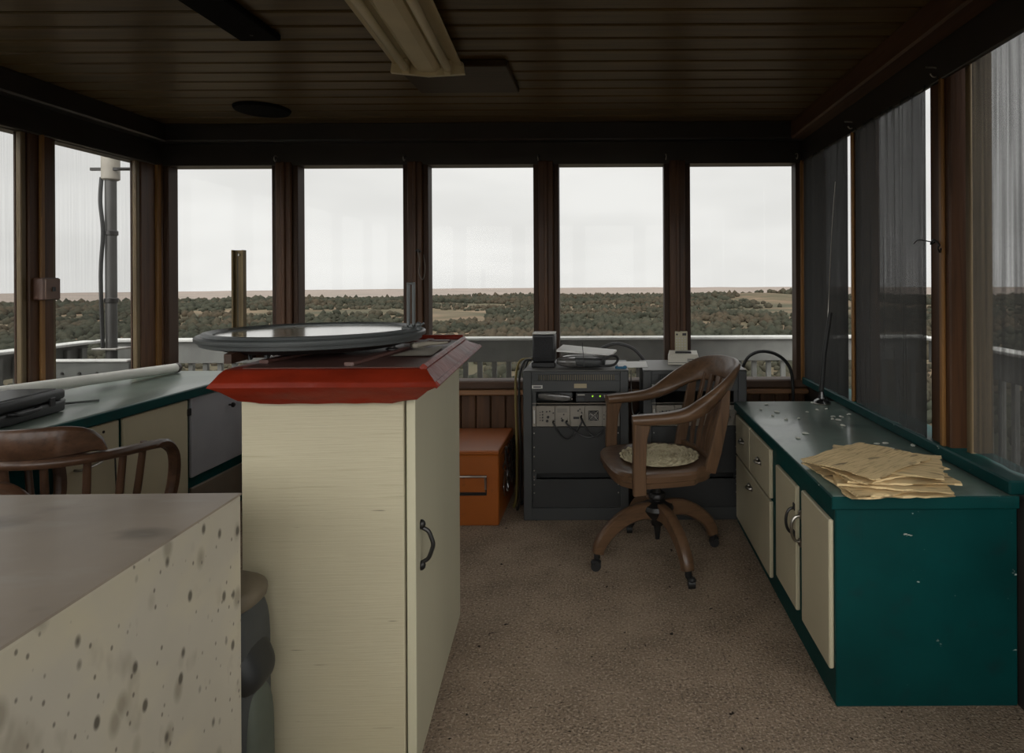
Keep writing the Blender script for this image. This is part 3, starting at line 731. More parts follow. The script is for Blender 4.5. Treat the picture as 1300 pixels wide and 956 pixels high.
ldoor(c2, 3.55, 4.13, .05, .255, mat('brown_drawer_front', (.16,.13,.095), .45, var=.1), 'drawer')
# kneehole: a green side board and back further left
c3 = thing('desk_pedestal', 'dark green open-fronted cupboard at the near left under the worktop', 'cabinet', ((XL+lx)/2, 1.6, 0))
MB().box((XL+.036, .35, 0), (XL+.06, 2.655, lz-.052), .003).build('back_panel', PAINT_TEAL, c3, 0)
for y in (.35, 1.25, 2.63): MB().box((XL+.062, y, 0), (lx-.035, y+.024, lz-.052), .003).build('side_panel', PAINT_TEAL, c3, 0)
MB().box((XL+.062, .376, .02), (lx-.06, 1.248, .05), .003).build('shelf', PAINT_TEAL, c3, 0)
MB().box((XL+.062, 1.276, .02), (lx-.06, 2.628, .05), .003).build('shelf', PAINT_TEAL, c3, 0)
one('trailing_cable', MB().tube([(xd+.03,2.985,.62),(xd+.034,2.985,.50),(xd+.03,2.995,.40),(xd+.035,3.00,.30),(xd+.03,2.96,.18),(xd+.03,2.9,.006)], .0035, 6, 5), CABLE,
    'thin black cord hanging down the cream cupboard door', 'cord')
# poster tube on the counter
A = Vector((-2.905, 4.12, lz+.036)); B = Vector((-2.985, 2.75, lz+.088))
t = thing('poster_tube', 'long pale rolled tube lying along the left window sill', 'tube', (A+B)/2-Vector((0,0,.03)))
MB().cyl(B, A, .030, seg=24).build('tube', mat('pale_tube', (.74,.73,.67), .45, var=.05), t)
dd = (A-B).normalized(); MB().cyl(A-dd*.002, A+dd*.02, .0325, seg=24).build('end_cap', mat('brown_cap', (.03,.018,.014), .4), t)
MB().cyl(B+dd*.002, B-dd*.02, .0325, seg=24).build('end_cap', MATS['brown_cap'], t)
# black case
t = thing('equipment_case', 'black hard plastic carrying case on the left worktop', 'case', (-2.675, 2.66, lz), 9)
CASE = mat('black_case_plastic', (.016,.017,.017), .45, var=.15, bump=.05)
MB().box((-.125,-.26,.002), (.125,.26,.058), .014, seg=3).build('base', CASE, t, 30, local=True)
ld = MB().box((-.125,-.26,.060), (.125,.26,.108), .014, seg=3); ld.box((-.10,-.235,.106), (.10,.235,.113), .006)
ld = ld.build('lid', CASE, t, 30, local=True)
h = MB(); h.tube([(.122,-.075,.052),(.140,-.07,.05),(.144,-.05,.048),(.144,.05,.048),(.140,.07,.05),(.122,.075,.052)], .009, 8, 3); h.build('handle', BLACK, t, local=True)
for y in (-.17,.17): MB().box((.121,y-.018,.040), (.129,y+.018,.080), .003).build('latch', BLACK, t, 0, local=True)
wr = MB(); random.seed(3)
pts = [(-2.76+.05*math.cos(k*1.1)+random.uniform(-.015,.015), 3.03+.06*math.sin(k*1.1)+random.uniform(-.015,.015), lz+.008+.014*(k%5)/2) for k in range(22)]
wr.tube(pts+[(-2.68,3.10,lz+.008),(-2.62,3.16,lz+.007)], .006, 6, 4)
one('wire_bundle', wr, mat('grey_wire', (.12,.13,.12), .6), 'small heap of grey wire beside the black case', 'wire')

# ================================================================== NEAR WHITE BOX
b0, b1, b2, b3 = Vector((-.868,1.45)), Vector((-.826,.70)), Vector((-1.47,.68)), Vector((-1.50,1.442))
zt = .951
wb_ = thing('storage_chest', 'pale speckled box with a stained grey top in the near left corner', 'chest', (-1.16, 1.06, 0))
SPECK = mat('mouldy_cream_side', (.48,.44,.355), .5, var=.1, scale=2.5,
    layers=[((.62,.55,.36), 4, (1,1,1.5), .5, .75, .5), ((.26,.225,.165), 13, (1,1,.55), .60, .72, .55), ((.20,.17,.12), 13, (1,1,.6), .24, .10, .6, 'voronoi'), ((.05,.040,.030), 21, (1,1,.62), .19, .10, .85, 'voronoi'), ((.07,.056,.042), 44, (1,1,.65), .17, .08, .75, 'voronoi')])
MB().hexa(quad([b1, b0, b3, b2], 0), quad([b1, b0, b3, b2], zt-.004), .006).build('body', SPECK, wb_, 0)
e = .002
MB().hexa(quad([b1+Vector((e,-e)), b0+Vector((e,e)), b3+Vector((-e,e)), b2+Vector((-e,-e))], zt-.0035), quad([b1, b0, b3, b2], zt), .0).build('lid',
    mat('stained_grey_top', (.27,.222,.172), .42, var=.16, scale=3, coat=.1, bump=.04, bscale=16,
    layers=[((.13,.108,.082), 3.4, (1,1.6,1), .60, .70, .8), ((.34,.31,.27), 6, (1,3,1), .55, .75, .4)]), wb_, 0)

# backpack between box and stand
t = thing('backpack', 'dark grey padded backpack with tan top standing behind the pale box', 'bag', (-1.06, 1.575, 0))
BAGG = mat('dark_grey_nylon', (.045,.048,.048), .6, var=.2, bump=.1, bscale=18)
def pillow(c, r, R=None, e=.55):
    bm = bmesh.new(); bmesh.ops.create_uvsphere(bm, u_segments=28, v_segments=18, radius=1)
    for v in bm.verts:
        v.co = Vector([math.copysign(abs(q)**e, q) for q in v.co])
        v.co = Vector((v.co.x*r[0], v.co.y*r[1], v.co.z*r[2]))
        if R: v.co = R @ v.co
        v.co += Vector(c)
    m = MB(); m.addbm(bm); return m
pillow((-1.055,1.582,.325), (.152,.080,.32), None, .3).build('main_compartment', BAGG, t, 60)
pillow((-1.05,1.580,.648), (.152,.086,.036), rot(0,2,0), .6).build('top_flap', mat('tan_canvas', (.13,.105,.07), .7, var=.15, bump=.1, bscale=25), t, 60)
pillow((-.949,1.575,.47), (.066,.074,.078), rot(0,-25,0), .72).build('side_pouch', mat('black_nylon', (.014,.015,.015), .5, var=.2), t, 60)
pillow((-.935,1.585,.21), (.05,.06,.205), None, .55).build('bottle_pocket', mat('dull_green_cloth', (.075,.085,.065), .7), t, 60)

# ================================================================== ORANGE TOOL CHEST
ORANGE = mat('orange_enamel', (.24,.062,.007), .4, var=.14, scale=3, coat=.1, bump=.03, bscale=30, layers=[((.10,.03,.008), 11, (1,1,1), .66, .74, .6)])
ox0, ox1, oy0, oy1, oz = -1.16, -.651, 3.625, 4.18, .446
t = thing('tool_chest', 'orange metal chest with a drop handle beside the radio rack', 'chest', ((ox0+ox1)/2, (oy0+oy1)/2, 0))
MB().box((ox0, oy0, 0), (ox1, oy1, oz-.03), .006).build('body', ORANGE, t, 0)
MB().box((ox0-.002, oy0-.003, oz-.029), (ox1+.002, oy1, oz), .008, seg=2).build('lid', ORANGE, t, 0)
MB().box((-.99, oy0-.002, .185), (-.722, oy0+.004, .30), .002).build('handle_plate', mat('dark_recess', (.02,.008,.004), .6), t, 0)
pl = MB().box((-.985, oy0-.004, .20), (-.729, oy0, .298), .002).build('handle_backing', ORANGE, t, 0)
MB().tube([(-.985,oy0-.005,.245),(-.985,oy0-.018,.288),(-.975,oy0-.022,.297),(-.74,oy0-.022,.297),(-.729,oy0-.018,.288),(-.729,oy0-.005,.215)], .0055, 8, 3).build('handle', STEEL, t)
MB().box((-.99, oy0-.012, .183), (-.722, oy0, .196), .002).build('lip', DKMETAL, t, 0)
cb_ = MB(); random.seed(5)
for k in range(9):
    y = 3.70+.05*k; pts = [(ox1+.014+random.uniform(0,.012), y+random.uniform(-.03,.03), .43-.045*j-random.uniform(0,.02)) for j in range(7)]
    cb_.tube(pts, .005, 6, 4)
one('cable_tangle', cb_, mat('shiny_dark_cable', (.03,.022,.018), .2, var=.3, coat=.5), 'tangle of dark cables hung on the orange chest side', 'cables')
# ================================================================== RADIO RACKS
RACKM = mat('rack_grey_paint', (.040,.042,.042), .5, var=.12, scale=3, bump=.04, bscale=60)
RACKT = mat('rack_top_paint', (.135,.130,.120), .5, var=.15, scale=4)
BLANK = mat('blank_panel_paint', (.024,.025,.025), .5, var=.12, scale=3)
LABEL = mat('label_white', (.50,.49,.46), .6, var=.03); LABTAN = mat('label_tan', (.36,.30,.19), .6, var=.06)
INK = mat('dark_ink', (.04,.04,.045), .7)
CHASS = mat('light_grey_module', (.24,.215,.18), .45, var=.06, scale=5)
yF, yR, zR = 3.70, 4.165, .904
def rack(x0, x1, label, tan):
    t = thing('equipment_rack', label, 'equipment rack', ((x0+x1)/2, (yF+yR)/2, 0), group='grey radio racks under the far windows')
    w = .052
    m = MB()
    m.box((x0, yF, 0), (x0+w, yR, zR-.004), .004); m.box((x1-w, yF, 0), (x1, yR, zR-.004), .004)
    m.box((x0+.004, yR-.02, .02), (x1-.004, yR, zR-.004), 0); m.box((x0+.004, yF+.002, 0), (x1-.004, yR-.01, .075), .003)
    m.build('cabinet_shell', RACKM, t, 0)
    MB().box((x0, yF, zR-.004), (x1, yR, zR), .0015).build('top_panel', RACKT, t, 0)
    hd = MB(); z0, z1 = zR-.128, zR-.005                      # header with vent slots
    xa, xb = x0+.085, x1-.085; n = 34; sw = (xb-xa)/n
    hd.box((x0+w, yF, z0), (x1-w, yF+.02, zR-.062), .002); hd.box((x0+w, yF, zR-.026), (x1-w, yF+.02, z1), .002)
    hd.box((x0+w, yF, zR-.062), (xa, yF+.02, zR-.026), 0); hd.box((xb, yF, zR-.062), (x1-w, yF+.02, zR-.026), 0)
    for k in range(n): hd.box((xa+k*sw, yF+.002, zR-.062), (xa+k*sw+sw*.5, yF+.018, zR-.026), 0)
    hd.build('vented_header', RACKM, t, 0)
    MB().box((x0+w, yF+.02, zR-.07), (x1-w, yF+.024, zR-.02), 0).build('slot_backing', LABTAN if tan else BLANK, t, 0)
    def lab(xc, zc, ww, hh, m):
        l = MB().box((xc-ww/2, yF-.0015, zc-hh/2), (xc+ww/2, yF+.001, zc+hh/2), 0).build('label', m, t, 0)
        MB().box((xc-ww*.36, yF-.0022, zc-hh*.2), (xc+ww*.36, yF-.0014, zc+hh*.15), 0).build('lettering_smear', INK if m is LABEL else LABTAN, l, 0)
    lab(x0+.085, zR-.098, .064, .020, LABEL)
    if tan: lab(x0+.345, zR-.093, .076, .026, LABTAN)
    for s, xx in ((1, x0+w), (-1, x1-w)):                     # mounting rails with screws
        MB().box((xx, yF+.014, .08), (xx+s*.024, yF+.034, z0), .001).build('mounting_rail', RACKM, t, 0)
    for zz in (.525,.44,.385,.30,.262,.245,.215,.165):
        for xx in (x0+w+.012, x1-w-.012):
            MB().cyl((xx, yF+.013, zz), (xx, yF+.005, zz), .0045, seg=8).build('screw', STEEL, t)
    MB().box((x0+w+.002, yF+.008, .283), (x1-w-.002, yF+.012, .562), .001).build('blank_panel', BLANK, t, 0)
    MB().box((x0+w+.002, yF+.008, .076), (x1-w-.002, yF+.012, .247), .001).build('blank_panel', BLANK, t, 0)
    MB().box((x0+w-.002, yF+.06, .24), (x1-w+.002, yF+.07, .29), 0).build('dark_gap', RUBBER, t, 0)
    MB().box((x0+w, yF+.012, .700), (x1-w, yF+.40, .706), .001).build('shelf', CHROME, t, 0)
    return t
rack(-.515, .120, 'grey radio rack at the left beside the orange chest', True)
rack(.208, .832, 'grey radio rack at the right behind the wooden swivel chair', False)
random.seed(9)
def chassis(x0, x1, label, first):
    z0, z1 = .566, .690
    t = thing('radio_chassis', label, 'radio equipment', ((x0+x1)/2, yF+.1, z0))
    MB().box((x0+.028, yF+.013, z0+.001), (x1-.028, yF+.30, z1-.004), .002).build('housing', CHASS, t, 0)
    W = x1-x0; yy = yF+.004
    segs = [(0,.045),(.045,.26),(.262,.43),(.432,.60),(.602,.80),(.802,1.)]
    for k, (a, c) in enumerate(segs):
        MB().box((x0+a*W+.001, yy, z0), (x0+c*W-.001, yy+.009, z1), .0015).build('module_panel', CHASS, t, 0)
    MB().box((x0+.008, yy-.010, z0+.02), (x0+.018, yy, z1-.02), .003).build('grab_handle', LABEL, t, 0)
    def dot(u, v, r, m, nm, dp=.006): MB().cyl((x0+u*W, yy+.001, z0+v*(z1-z0)), (x0+u*W, yy-dp, z0+v*(z1-z0)), r, seg=12).build(nm, m, t)
    for i in range(4):
        dot(.09, .30+.13*i, .003, INK, 'switch', .003); dot(.118, .30+.14*i, .0045, BLACK, 'switch')
    for u, v, r in ((.18,.46,.008),(.17,.27,.008),(.165,.72,.004),(.20,.74,.004),(.24,.66,.004),(.345,.29,.008),(.36,.58,.004),(.335,.4,.004),(.525,.76,.005),(.545,.84,.004),(.565,.68,.004)): dot(u, v, r, BLACK, 'knob')
    for u, v in ((.25,.30),(.40,.30),(.565,.55),(.565,.34),(.90,.70),(.905,.36)): dot(u, v, .010, CHROME, 'connector', .016)
    for i in range(7): dot(.82+.025*(i%4), .35+.16*(i%3)+.04*(i//4), .0035, INK, 'socket', .002)
    MB().box((x0+.47*W, yy-.002, z0+.36*(z1-z0)), (x0+.535*W, yy+.001, z0+.47*(z1-z0)), 0).build('display', BLACK, t, 0)
    for i in range(3): MB().box((x0+(.285+.0*i)*W, yy-.0012, z0+(.70+.07*i)*(z1-z0)), (x0+.40*W, yy+.0005, z0+(.715+.07*i)*(z1-z0)), 0).build('scale_line', INK, t, 0)
    fx, fz, s = x0+.70*W, z0+.52*(z1-z0), .030
    fan = MB().box((fx-s, yy-.003, fz-s), (fx+s, yy+.001, fz+s), .002).build('fan', BLACK, t, 0)
    g = MB()
    for r in (.024,.017,.010): g.tube([(fx+r*math.cos(2*PI*k/20), yy-.005, fz+r*math.sin(2*PI*k/20)) for k in range(21)], .0012, 5)
    for k in range(2): g.cyl((fx-s*.9, yy-.004, fz+(s*.9 if k else -s*.9)), (fx+s*.9, yy-.004, fz-(s*.9 if k else -s*.9)), .0014)
    g.build('fan_guard', STEEL, fan)
    return t
chassis(-.461, .066, 'light grey radio chassis with fan and looped cables in the left rack', True)
chassis(.262, .778, 'light grey radio chassis in the rack behind the swivel chair', False)
def patch(u0, v0, u1, v1, sag, label, off=0):
    X0, W = -.461, .527; q = lambda u, v: Vector((X0+u*W, yF-.016, .566+v*.124))
    a = q(u0, v0); c = q(u1, v1); m = (a+c)/2+Vector((0,-off,0))
    m.z = sag; mm = [a, a+Vector((0,-.022,-.012)), (a*.72+c*.28)*1, m+Vector((0,-.035,0)), (a*.28+c*.72)*1, c+Vector((0,-.022,-.012)), c]
    mm[2].z = sag+.018; mm[4].z = sag+.018; mm[2].y -= .03+off; mm[4].y -= .03+off
    one('patch_cord', MB().tube(mm, .0055, 8, 5), CABLE, label, 'cable', 'patch cables on the left radio chassis')
patch(.25,.30,.565,.34,.505,'black patch cable looping lowest at the left of the radio chassis')
patch(.40,.30,.905,.36,.520,'long black patch cable crossing the middle of the radio chassis', .022)
patch(.565,.55,.90,.70,.532,'black patch cable curving up to the right connectors of the radio chassis', .044)
# things on the rack shelf
t = thing('network_box', 'black network box with two green lights in the left rack', 'network device', (-.07, 3.86, .706))
MB().box((-.20, 3.735, .7065), (.06, 3.98, .765), .004).build('case', BLACK, t, 0)
LED = mat('green_led', (.1,.3,.02), .4, emit=(.35,.75,.03,.9))
for x in (-.098,-.052): MB().sphere((x, 3.735, .742), (.006,.004,.006), 1).build('indicator_light', LED, t)
cn = MB().prism([(-.034,.731),(.006,.731),(.000,.749),(-.028,.749)][::-1], 3.728, 3.736, 1); cn = MB(); cn.prism([(-.030,.749),(.002,.749),(-.003,.733),(-.025,.733)], 3.728, 3.736, 1); cn.build('serial_port', STEEL, t, 0)
MB().box((-.19, 3.733, .747), (-.145, 3.736, .754), 0).build('nameplate', STEEL, t, 0)
MB().box((-.19, 3.733, .715), (-.15, 3.736, .733), 0).build('vent_grille', CHARCOAL, t, 0)
t = thing('power_supply', 'dark power supply wrapped in plastic beside the network box', 'power supply', (-.33, 3.85, .706))
MB().box((-.445, 3.76, .7065), (-.22, 3.97, .765), .012, seg=2).build('case', CHARCOAL, t, 30)
PLAS = mat('clear_grey_plastic', (.10,.095,.09), .2, var=.3, scale=12, coat=.6, bump=.6, bscale=14)
pillow((-.33, 3.742, .737), (.105,.013,.022), rot(0,5,0), .7).build('plastic_wrap', PLAS, t, 60)
MB().cyl((-.30, 3.75, .752), (-.22, 3.745, .722), .007).build('cable_stub', CHROME, t)

# ------------------------------------------------------------------ on top of the racks
t = thing('radio_speaker', 'black boxy desk speaker at the left end of the left rack top', 'speaker', (-.40, 3.90, zR))
MB().box((-.475, 3.83, zR+.035), (-.335, 3.97, zR+.205), .010, seg=2).build('cabinet', BLACK, t, 30)
MB().box((-.465, 3.824, zR+.06), (-.345, 3.832, zR+.19), .004).build('grille', mat('dark_mesh', (.02,.02,.022), .7, bump=.8, bscale=200), t, 0)
MB().box((-.48, 3.82, zR+.0005), (-.33, 3.98, zR+.034), .006).build('base', BLACK, t, 0)
MB().box((-.478, 3.835, zR+.206), (-.335, 3.965, zR+.214), .003).build('pale_lid', PAPER, t, 0)
t = thing('bagged_radio', 'dark portable radio in a crumpled plastic bag on the left rack', 'radio', (-.19, 3.84, zR))
pillow((-.17, 3.84, zR+.0375), (.155,.085,.036), None, .7).build('plastic_bag', PLAS, t, 60)
pillow((-.12, 3.80, zR+.040), (.10,.055,.032), rot(0,3,0), .6).build('radio_body', CHARCOAL, t, 60)
MB().tube([(-.085,3.765,zR+.03),(-.03,3.76,zR+.06),(.03,3.78,zR+.078),(.058,3.80,zR+.055),(.03,3.79,zR+.02),(-.05,3.76,zR+.02),(-.10,3.76,zR+.05),(-.02,3.77,zR+.07)], .008, 7, 5).build('coiled_lead', RUBBER, t)
MB().cyl((-.148,3.735,zR+.015), (-.160,3.76,zR+.16), .0022, seg=8).build('whip', BLACK, t)
def sheet(pts, z0, label, name='paper_sheet', m=PAPER, th=.0012, curl=0, grp=None, lean=None):
    n = 8; vs = []; fs = []
    A, B, C_, D_ = [Vector(p) for p in pts]
    for i in range(n+1):
        for j in range(n+1):
            p = (A*(1-i/n)+B*(i/n))*(1-j/n)+(D_*(1-i/n)+C_*(i/n))*(j/n)
            vs.append((p.x, p.y, (p.z if len(p) > 2 else 0)+z0+curl*(i/n-.5)**2*4+curl*.4*math.sin(j*.9)**2))
    k = len(vs)
    for i in range(n):
        for j in range(n): fs.append([i*(n+1)+j, (i+1)*(n+1)+j, (i+1)*(n+1)+j+1, i*(n+1)+j+1])
    top = [(x, y, z+th) for x, y, z in vs]; fs2 = [f[::-1] for f in fs]+[[q+k for q in f] for f in fs]
    rim = [i*(n+1) for i in range(n+1)]+[n*(n+1)+j for j in range(1, n+1)]+[i*(n+1)+n for i in range(n-1, -1, -1)]+[j for j in range(n-1, 0, -1)]
    for a in range(len(rim)):
        c = rim[(a+1) % len(rim)]; fs2.append([rim[a], c, c+k, rim[a]+k])
    return one(name, MB().add(vs+top, fs2), m, label, 'paper', grp, 40)
sheet([(-.325,3.835,.098),(.02,3.835,.070),(.055,4.07,.070),(-.30,4.07,.105)], zR, 'white paper stack leaning on the bagged radio', 'paper_stack', th=.012)
sheet([(.065,3.80,0),(.245,3.81,0),(.25,4.09,0),(.05,4.08,0)], zR+.0008, 'white paper sheet lying flat across the gap between racks')
t = thing('blue_clip', 'small blue clip on the front edge of the left rack top', 'clip', (.075, 3.745, zR))
BL_ = mat('blue_plastic', (.01,.10,.19), .4)
MB().cyl((.050,3.745,zR+.009), (.098,3.742,zR+.009), .008).build('barrel', BL_, t)
MB().sphere((.100,3.742,zR+.012), (.013,.011,.011), 2).build('grip', BL_, t); MB().sphere((.050,3.745,zR+.011), (.011,.010,.010), 2).build('grip', BL_, t)
t = thing('label_printer', 'small white boxy printer on the right rack top', 'printer', (.485, 3.99, zR), -6)
DW = mat('warm_white_plastic', (.56,.53,.45), .45, var=.03)
MB().loops([[(-.098,-.075,.001),(.098,-.075,.001),(.098,.085,.001),(-.098,.085,.001)],[(-.098,-.075,.045),(.098,-.075,.045),(.098,.085,.045),(-.098,.085,.045)],
    [(-.09,-.066,.066),(.09,-.066,.066),(.09,.08,.075),(-.09,.08,.075)]]).build('case', DW, t, 20, local=True)
MB().box((-.052,-.03,.066), (.052,.03,.078), .004).build('top_slot', BLACK, t, 0, local=True)
for i in range(2): MB().box((.025,-.0765,.034-.010*i), (.085-.012*i,-.0745,.039-.010*i), 0).build('lettering_smear', INK, t, 0, local=True)
MB().box((-.096,-.0765,.012), (.096,-.0748,.015), 0).build('seam', INK, t, 0, local=True)
t = thing('wall_keypad', 'small cream perforated panel on the post above the printer', 'keypad', P(865, 447, D-.07))
a = P(856.5, 447, D-.062); c = P(872.5, 421, D-.062)
MB().box((a.x, D-.066, a.z), (c.x, D-.050, c.z), .004).build('plate', mat('cream_plastic', (.46,.42,.29), .5, var=.05), t, 0)
MB().cyl(P(859,425,D-.066), P(859,425,D-.066)+Vector((0,-.003,0)), .007).build('hole', INK, t)
MB().box((P(866,0,D-.07).x, D-.069, P(0,426.5,D-.07).z), (P(871,0,D-.07).x, D-.065, P(0,423.5,D-.07).z), 0).build('dark_window', INK, t, 0)
for r in range(5):
    for q in range(4):
        pp = P(858.5+3.6*q, 430+3.4*r, D-.066); MB().cyl(pp, pp+Vector((0,-.002,0)), .005, seg=8).build('key', LABEL, t)
# cables round the racks
one('looped_cord', MB().tube([P(758,446,4.19),P(768,440,4.19),P(783,436.5,4.19),P(800,441,4.19),P(811,450,4.19),P(819,464,4.19),P(822,500,4.19),Vector((.165,4.18,.5))], .011, 10, 6), CABLE,
    'thick black cable arching behind the white papers', 'cable')
one('hooped_cord', MB().tube([P(940,480,4.19),P(944,463,4.19),P(952,452,4.18),P(966,447,4.17),P(983,450,4.17),P(997,460,4.17),P(1004,474,4.17),P(1006,496,4.17),Vector((1.25,4.17,.5))], .011, 10, 6), CABLE,
    'black hooped cable rising at the right end of the right rack', 'cable')
for k, (m, nm, dx) in enumerate(((CABLE, 'black cable dropping down the left side of the left rack', 0), (mat('yellow_cable', (.16,.12,.03), .5), 'yellowish cable beside the black one left of the rack', -.030),
                                 (CABLE, 'second black cable hanging close against the left rack side', .016))):
    y = 3.86+.05*k
    one('drop_cable', MB().tube([Vector((-.485,y,zR+.045)),Vector((-.53+dx,y,zR+.035)),Vector((-.558+dx,y,zR-.05)),Vector((-.562+dx,y,.7)),Vector((-.556+dx,y,.4)),Vector((-.56+dx,y,.1)),Vector((-.575+dx,y,.009)),Vector((-.585+dx,y+.03,.009))], .0075, 8, 5), m,
        nm, 'cable', 'cables down the left rack side')
one('floor_cable', MB().tube([(-.635,4.2,.006),(-.60,4.05,.006),(-.55,4.02,.006),(-.53,4.22,.006)], .006, 8, 5), mat('tan_cable', (.20,.17,.09), .5), 'tan cable lying on the carpet between chest and rack', 'cable')
one('hanging_wire', MB().tube([(.145,3.99,.86),(.15,3.96,.62),(.17,3.93,.58),(.20,3.95,.60)], .003, 6, 5), mat('pale_wire', (.35,.34,.32), .5), 'thin pale wire hanging in the gap between the racks', 'wire')
# antenna
t = thing('whip_antenna', 'black whip antenna with magnetic base on the green cabinet end', 'antenna', (1.248, 3.60, gz))
MB().lathe([(.046,0),(.048,.006),(.040,.020),(.022,.030),(.016,.055),(.012,.075),(.004,.08)], (1.248,3.60,gz+.0005), 24).build('magnetic_base', mat('glossy_black', (.01,.01,.01), .2, coat=.6), t)
MB().lathe([(.049,0),(.0505,.002),(.0505,.005),(.047,.007)], (1.248,3.60,gz), 24).build('base_ring', CHROME, t)
MB().tube([(1.246,3.60,gz+.07), P(1046,450,3.60), P(1054,398,3.60)], [.014,.012], 10).build('rubber_sleeve', RUBBER, t)
MB().tube([(1.252,3.60,gz+.07), P(1049,430,3.60), P(1052,380,3.60), P(1056,300,3.52), P(1061,232,3.45)], [.003,.0015], 6, 4).build('steel_whip', STEEL, t)
MB().tube([(1.262,3.60,gz+.02),(1.285,3.56,gz+.012),(1.28,3.65,gz+.006)], .004, 6, 4).build('lead', RUBBER, t)

# ================================================================== NEWSPAPERS AND FLAKES
NEWS = mat('yellowed_newsprint', (.66,.49,.255), .8, var=.1, scale=5,
    layers=[((.36,.25,.12), 12, (.8,12,1), .52, .58, .7), ((.13,.095,.05), 8, (.8,3.5,1), .60, .64, .8), ((.40,.29,.14), 4, (1,1,1), .5, .7, .5), ((.72,.56,.31), 3, (1,1,1), .5, .7, .5)])
def newspaper(cx, cy, rz, wx, wy, z, th, seed, label):
    rg = random.Random(seed); n = 14; vs = []; fs = []
    t = Matrix.Translation((cx, cy, z)) @ rot(0, 0, rz)
    for lay in range(2):
        for i in range(n+1):
            for j in range(n+1):
                u = i/n-.5; v = j/n-.5
                edge = max(abs(u), abs(v))*2
                jx = (rg.uniform(-.006,.006) if i in (0,n) else 0); jy = (rg.uniform(-.006,.006) if j in (0,n) else 0)
                zz = th*lay+.0028*edge**2*math.sin(7*u+seed)*math.cos(6*v+seed*2)
                vs.append((u*wx+jx, v*wy+jy, zz))
    k = (n+1)**2; idx = lambda i, j: i*(n+1)+j
    for i in range(n):
        for j in range(n):
            q = [idx(i,j), idx(i+1,j), idx(i+1,j+1), idx(i,j+1)]; fs.append(q[::-1]); fs.append([p+k for p in q])
    rim = [idx(i,0) for i in range(n+1)]+[idx(n,j) for j in range(1,n+1)]+[idx(i,n) for i in range(n-1,-1,-1)]+[idx(0,j) for j in range(n-1,0,-1)]
    for a in range(len(rim)):
        c = rim[(a+1)%len(rim)]; fs.append([rim[a], c, c+k, rim[a]+k])
    o = MB().add(vs, fs).build('newspaper', NEWS, None, 40); o.matrix_world = t
    tag(o, label, 'newspaper', 'old newspapers stacked on the green cabinet'); return o
# lowest first; each (cx, cy, rz, wx, wy, thickness)
zz = gz+.0032
for k, (cx, cy, rz, wx, wy, th, nm) in enumerate((
    (.965, 2.235, 2, .35, .40, .006, 'lowest yellowed newspaper, flat on the green cabinet'),
    (.945, 2.225, 10, .33, .37, .006, 'second newspaper from the bottom of the yellowed stack'),
    (1.00, 2.235, -14, .36, .37, .006, 'third newspaper from the bottom, jutting to the right'),
    (1.01, 2.24, -4, .38, .33, .006, 'fourth newspaper from the bottom of the yellowed stack'),
    (.975, 2.27, 24, .40, .31, .005, 'third newspaper from the top of the yellowed stack'),
    (1.02, 2.28, -26, .38, .30, .004, 'second newspaper from the top, showing a torn corner'),
    (.955, 2.28, 38, .40, .29, .003, 'topmost newspaper, skewed with a corner over the cabinet edge'))):
    newspaper(cx, cy, rz, wx, wy, zz, th, k+2, nm); zz += th+.0042
FLAKE = mat('pale_flake', (.55,.56,.50), .6, var=.15)
px = [(965,521),(980,529),(985,524.5),(997,534),(1013,533),(1021,552),(1024,525),(1031,513),(1036,522),(1048,521),(1057,531),(1067,531),(1063,535),(1069,542),(1077,528),(1012,558),(1112,566),(1123,565),(1130,572),(1158,568),(1164,563),(1200,583),(1246,607),(972,515),(1056,534)]
rg = random.Random(4)
fl0 = None
for k, (x, y) in enumerate(px):
    d = F*(H-gz)/(y-CY); p = P(x, y, d)
    if fl0 is None:
        m = MB(); Ls = []
        m.lathe([(.004,.0005),(.013,.001),(.015,.004),(.010,.007),(.004,.0075)], (0,0,0), 9)
        m.v = [(a*(1+.25*math.sin(3*math.atan2(b_,a)+1)), b_*.8, c_) for a, b_, c_ in m.v]
        fl0 = o = m.build('pale_flake', FLAKE, None, 40)
        tag(o, 'small pale round flake lying on the green cabinet top', 'flake', 'pale flakes scattered on the green cabinet')
    else:
        o = fl0.copy(); COL.objects.link(o)
    o.location = (p.x, p.y, gz); o.rotation_euler = (0, 0, rg.uniform(0, 6)); s = rg.uniform(.75, 1.25); o.scale = (s, s*rg.uniform(.7,1), 1)

# ================================================================== SWIVEL CHAIR
sw = thing('swivel_chair', 'wooden swivel armchair with curved back before the radio racks', 'chair', (.25, 3.20, 0), 193)
def pt(name, mb, m, par=None, sm=40): return mb.build(name, m, par or sw, sm, local=True)
# seat: rounded saddle slab with stepped skirt
def seat_outline(g=0, n=44):
    out = []
    for k in range(n):
        a = 2*PI*k/n; c, s = math.cos(a), math.sin(a)
        e = .62 if c < 0 else .45
        out.append((math.copysign(abs(c)**e, c)*(.265+g)+.01, math.copysign(abs(s)**.55, s)*((.285 if c > -.3 else .262)+g)))
    return out
Ls = []
for g, z in ((-.03,.452),(-.012,.456),(-.010,.480),(.0,.486),(.002,.512),(-.006,.524),(-.022,.530),(-.05,.527),(-.12,.517)):
    Ls.append([(x, y, z+.010*max(0, x)**2*4) for x, y in seat_outline(g)])
pt('seat', MB().loops(Ls), CHAIRX, None, 35)
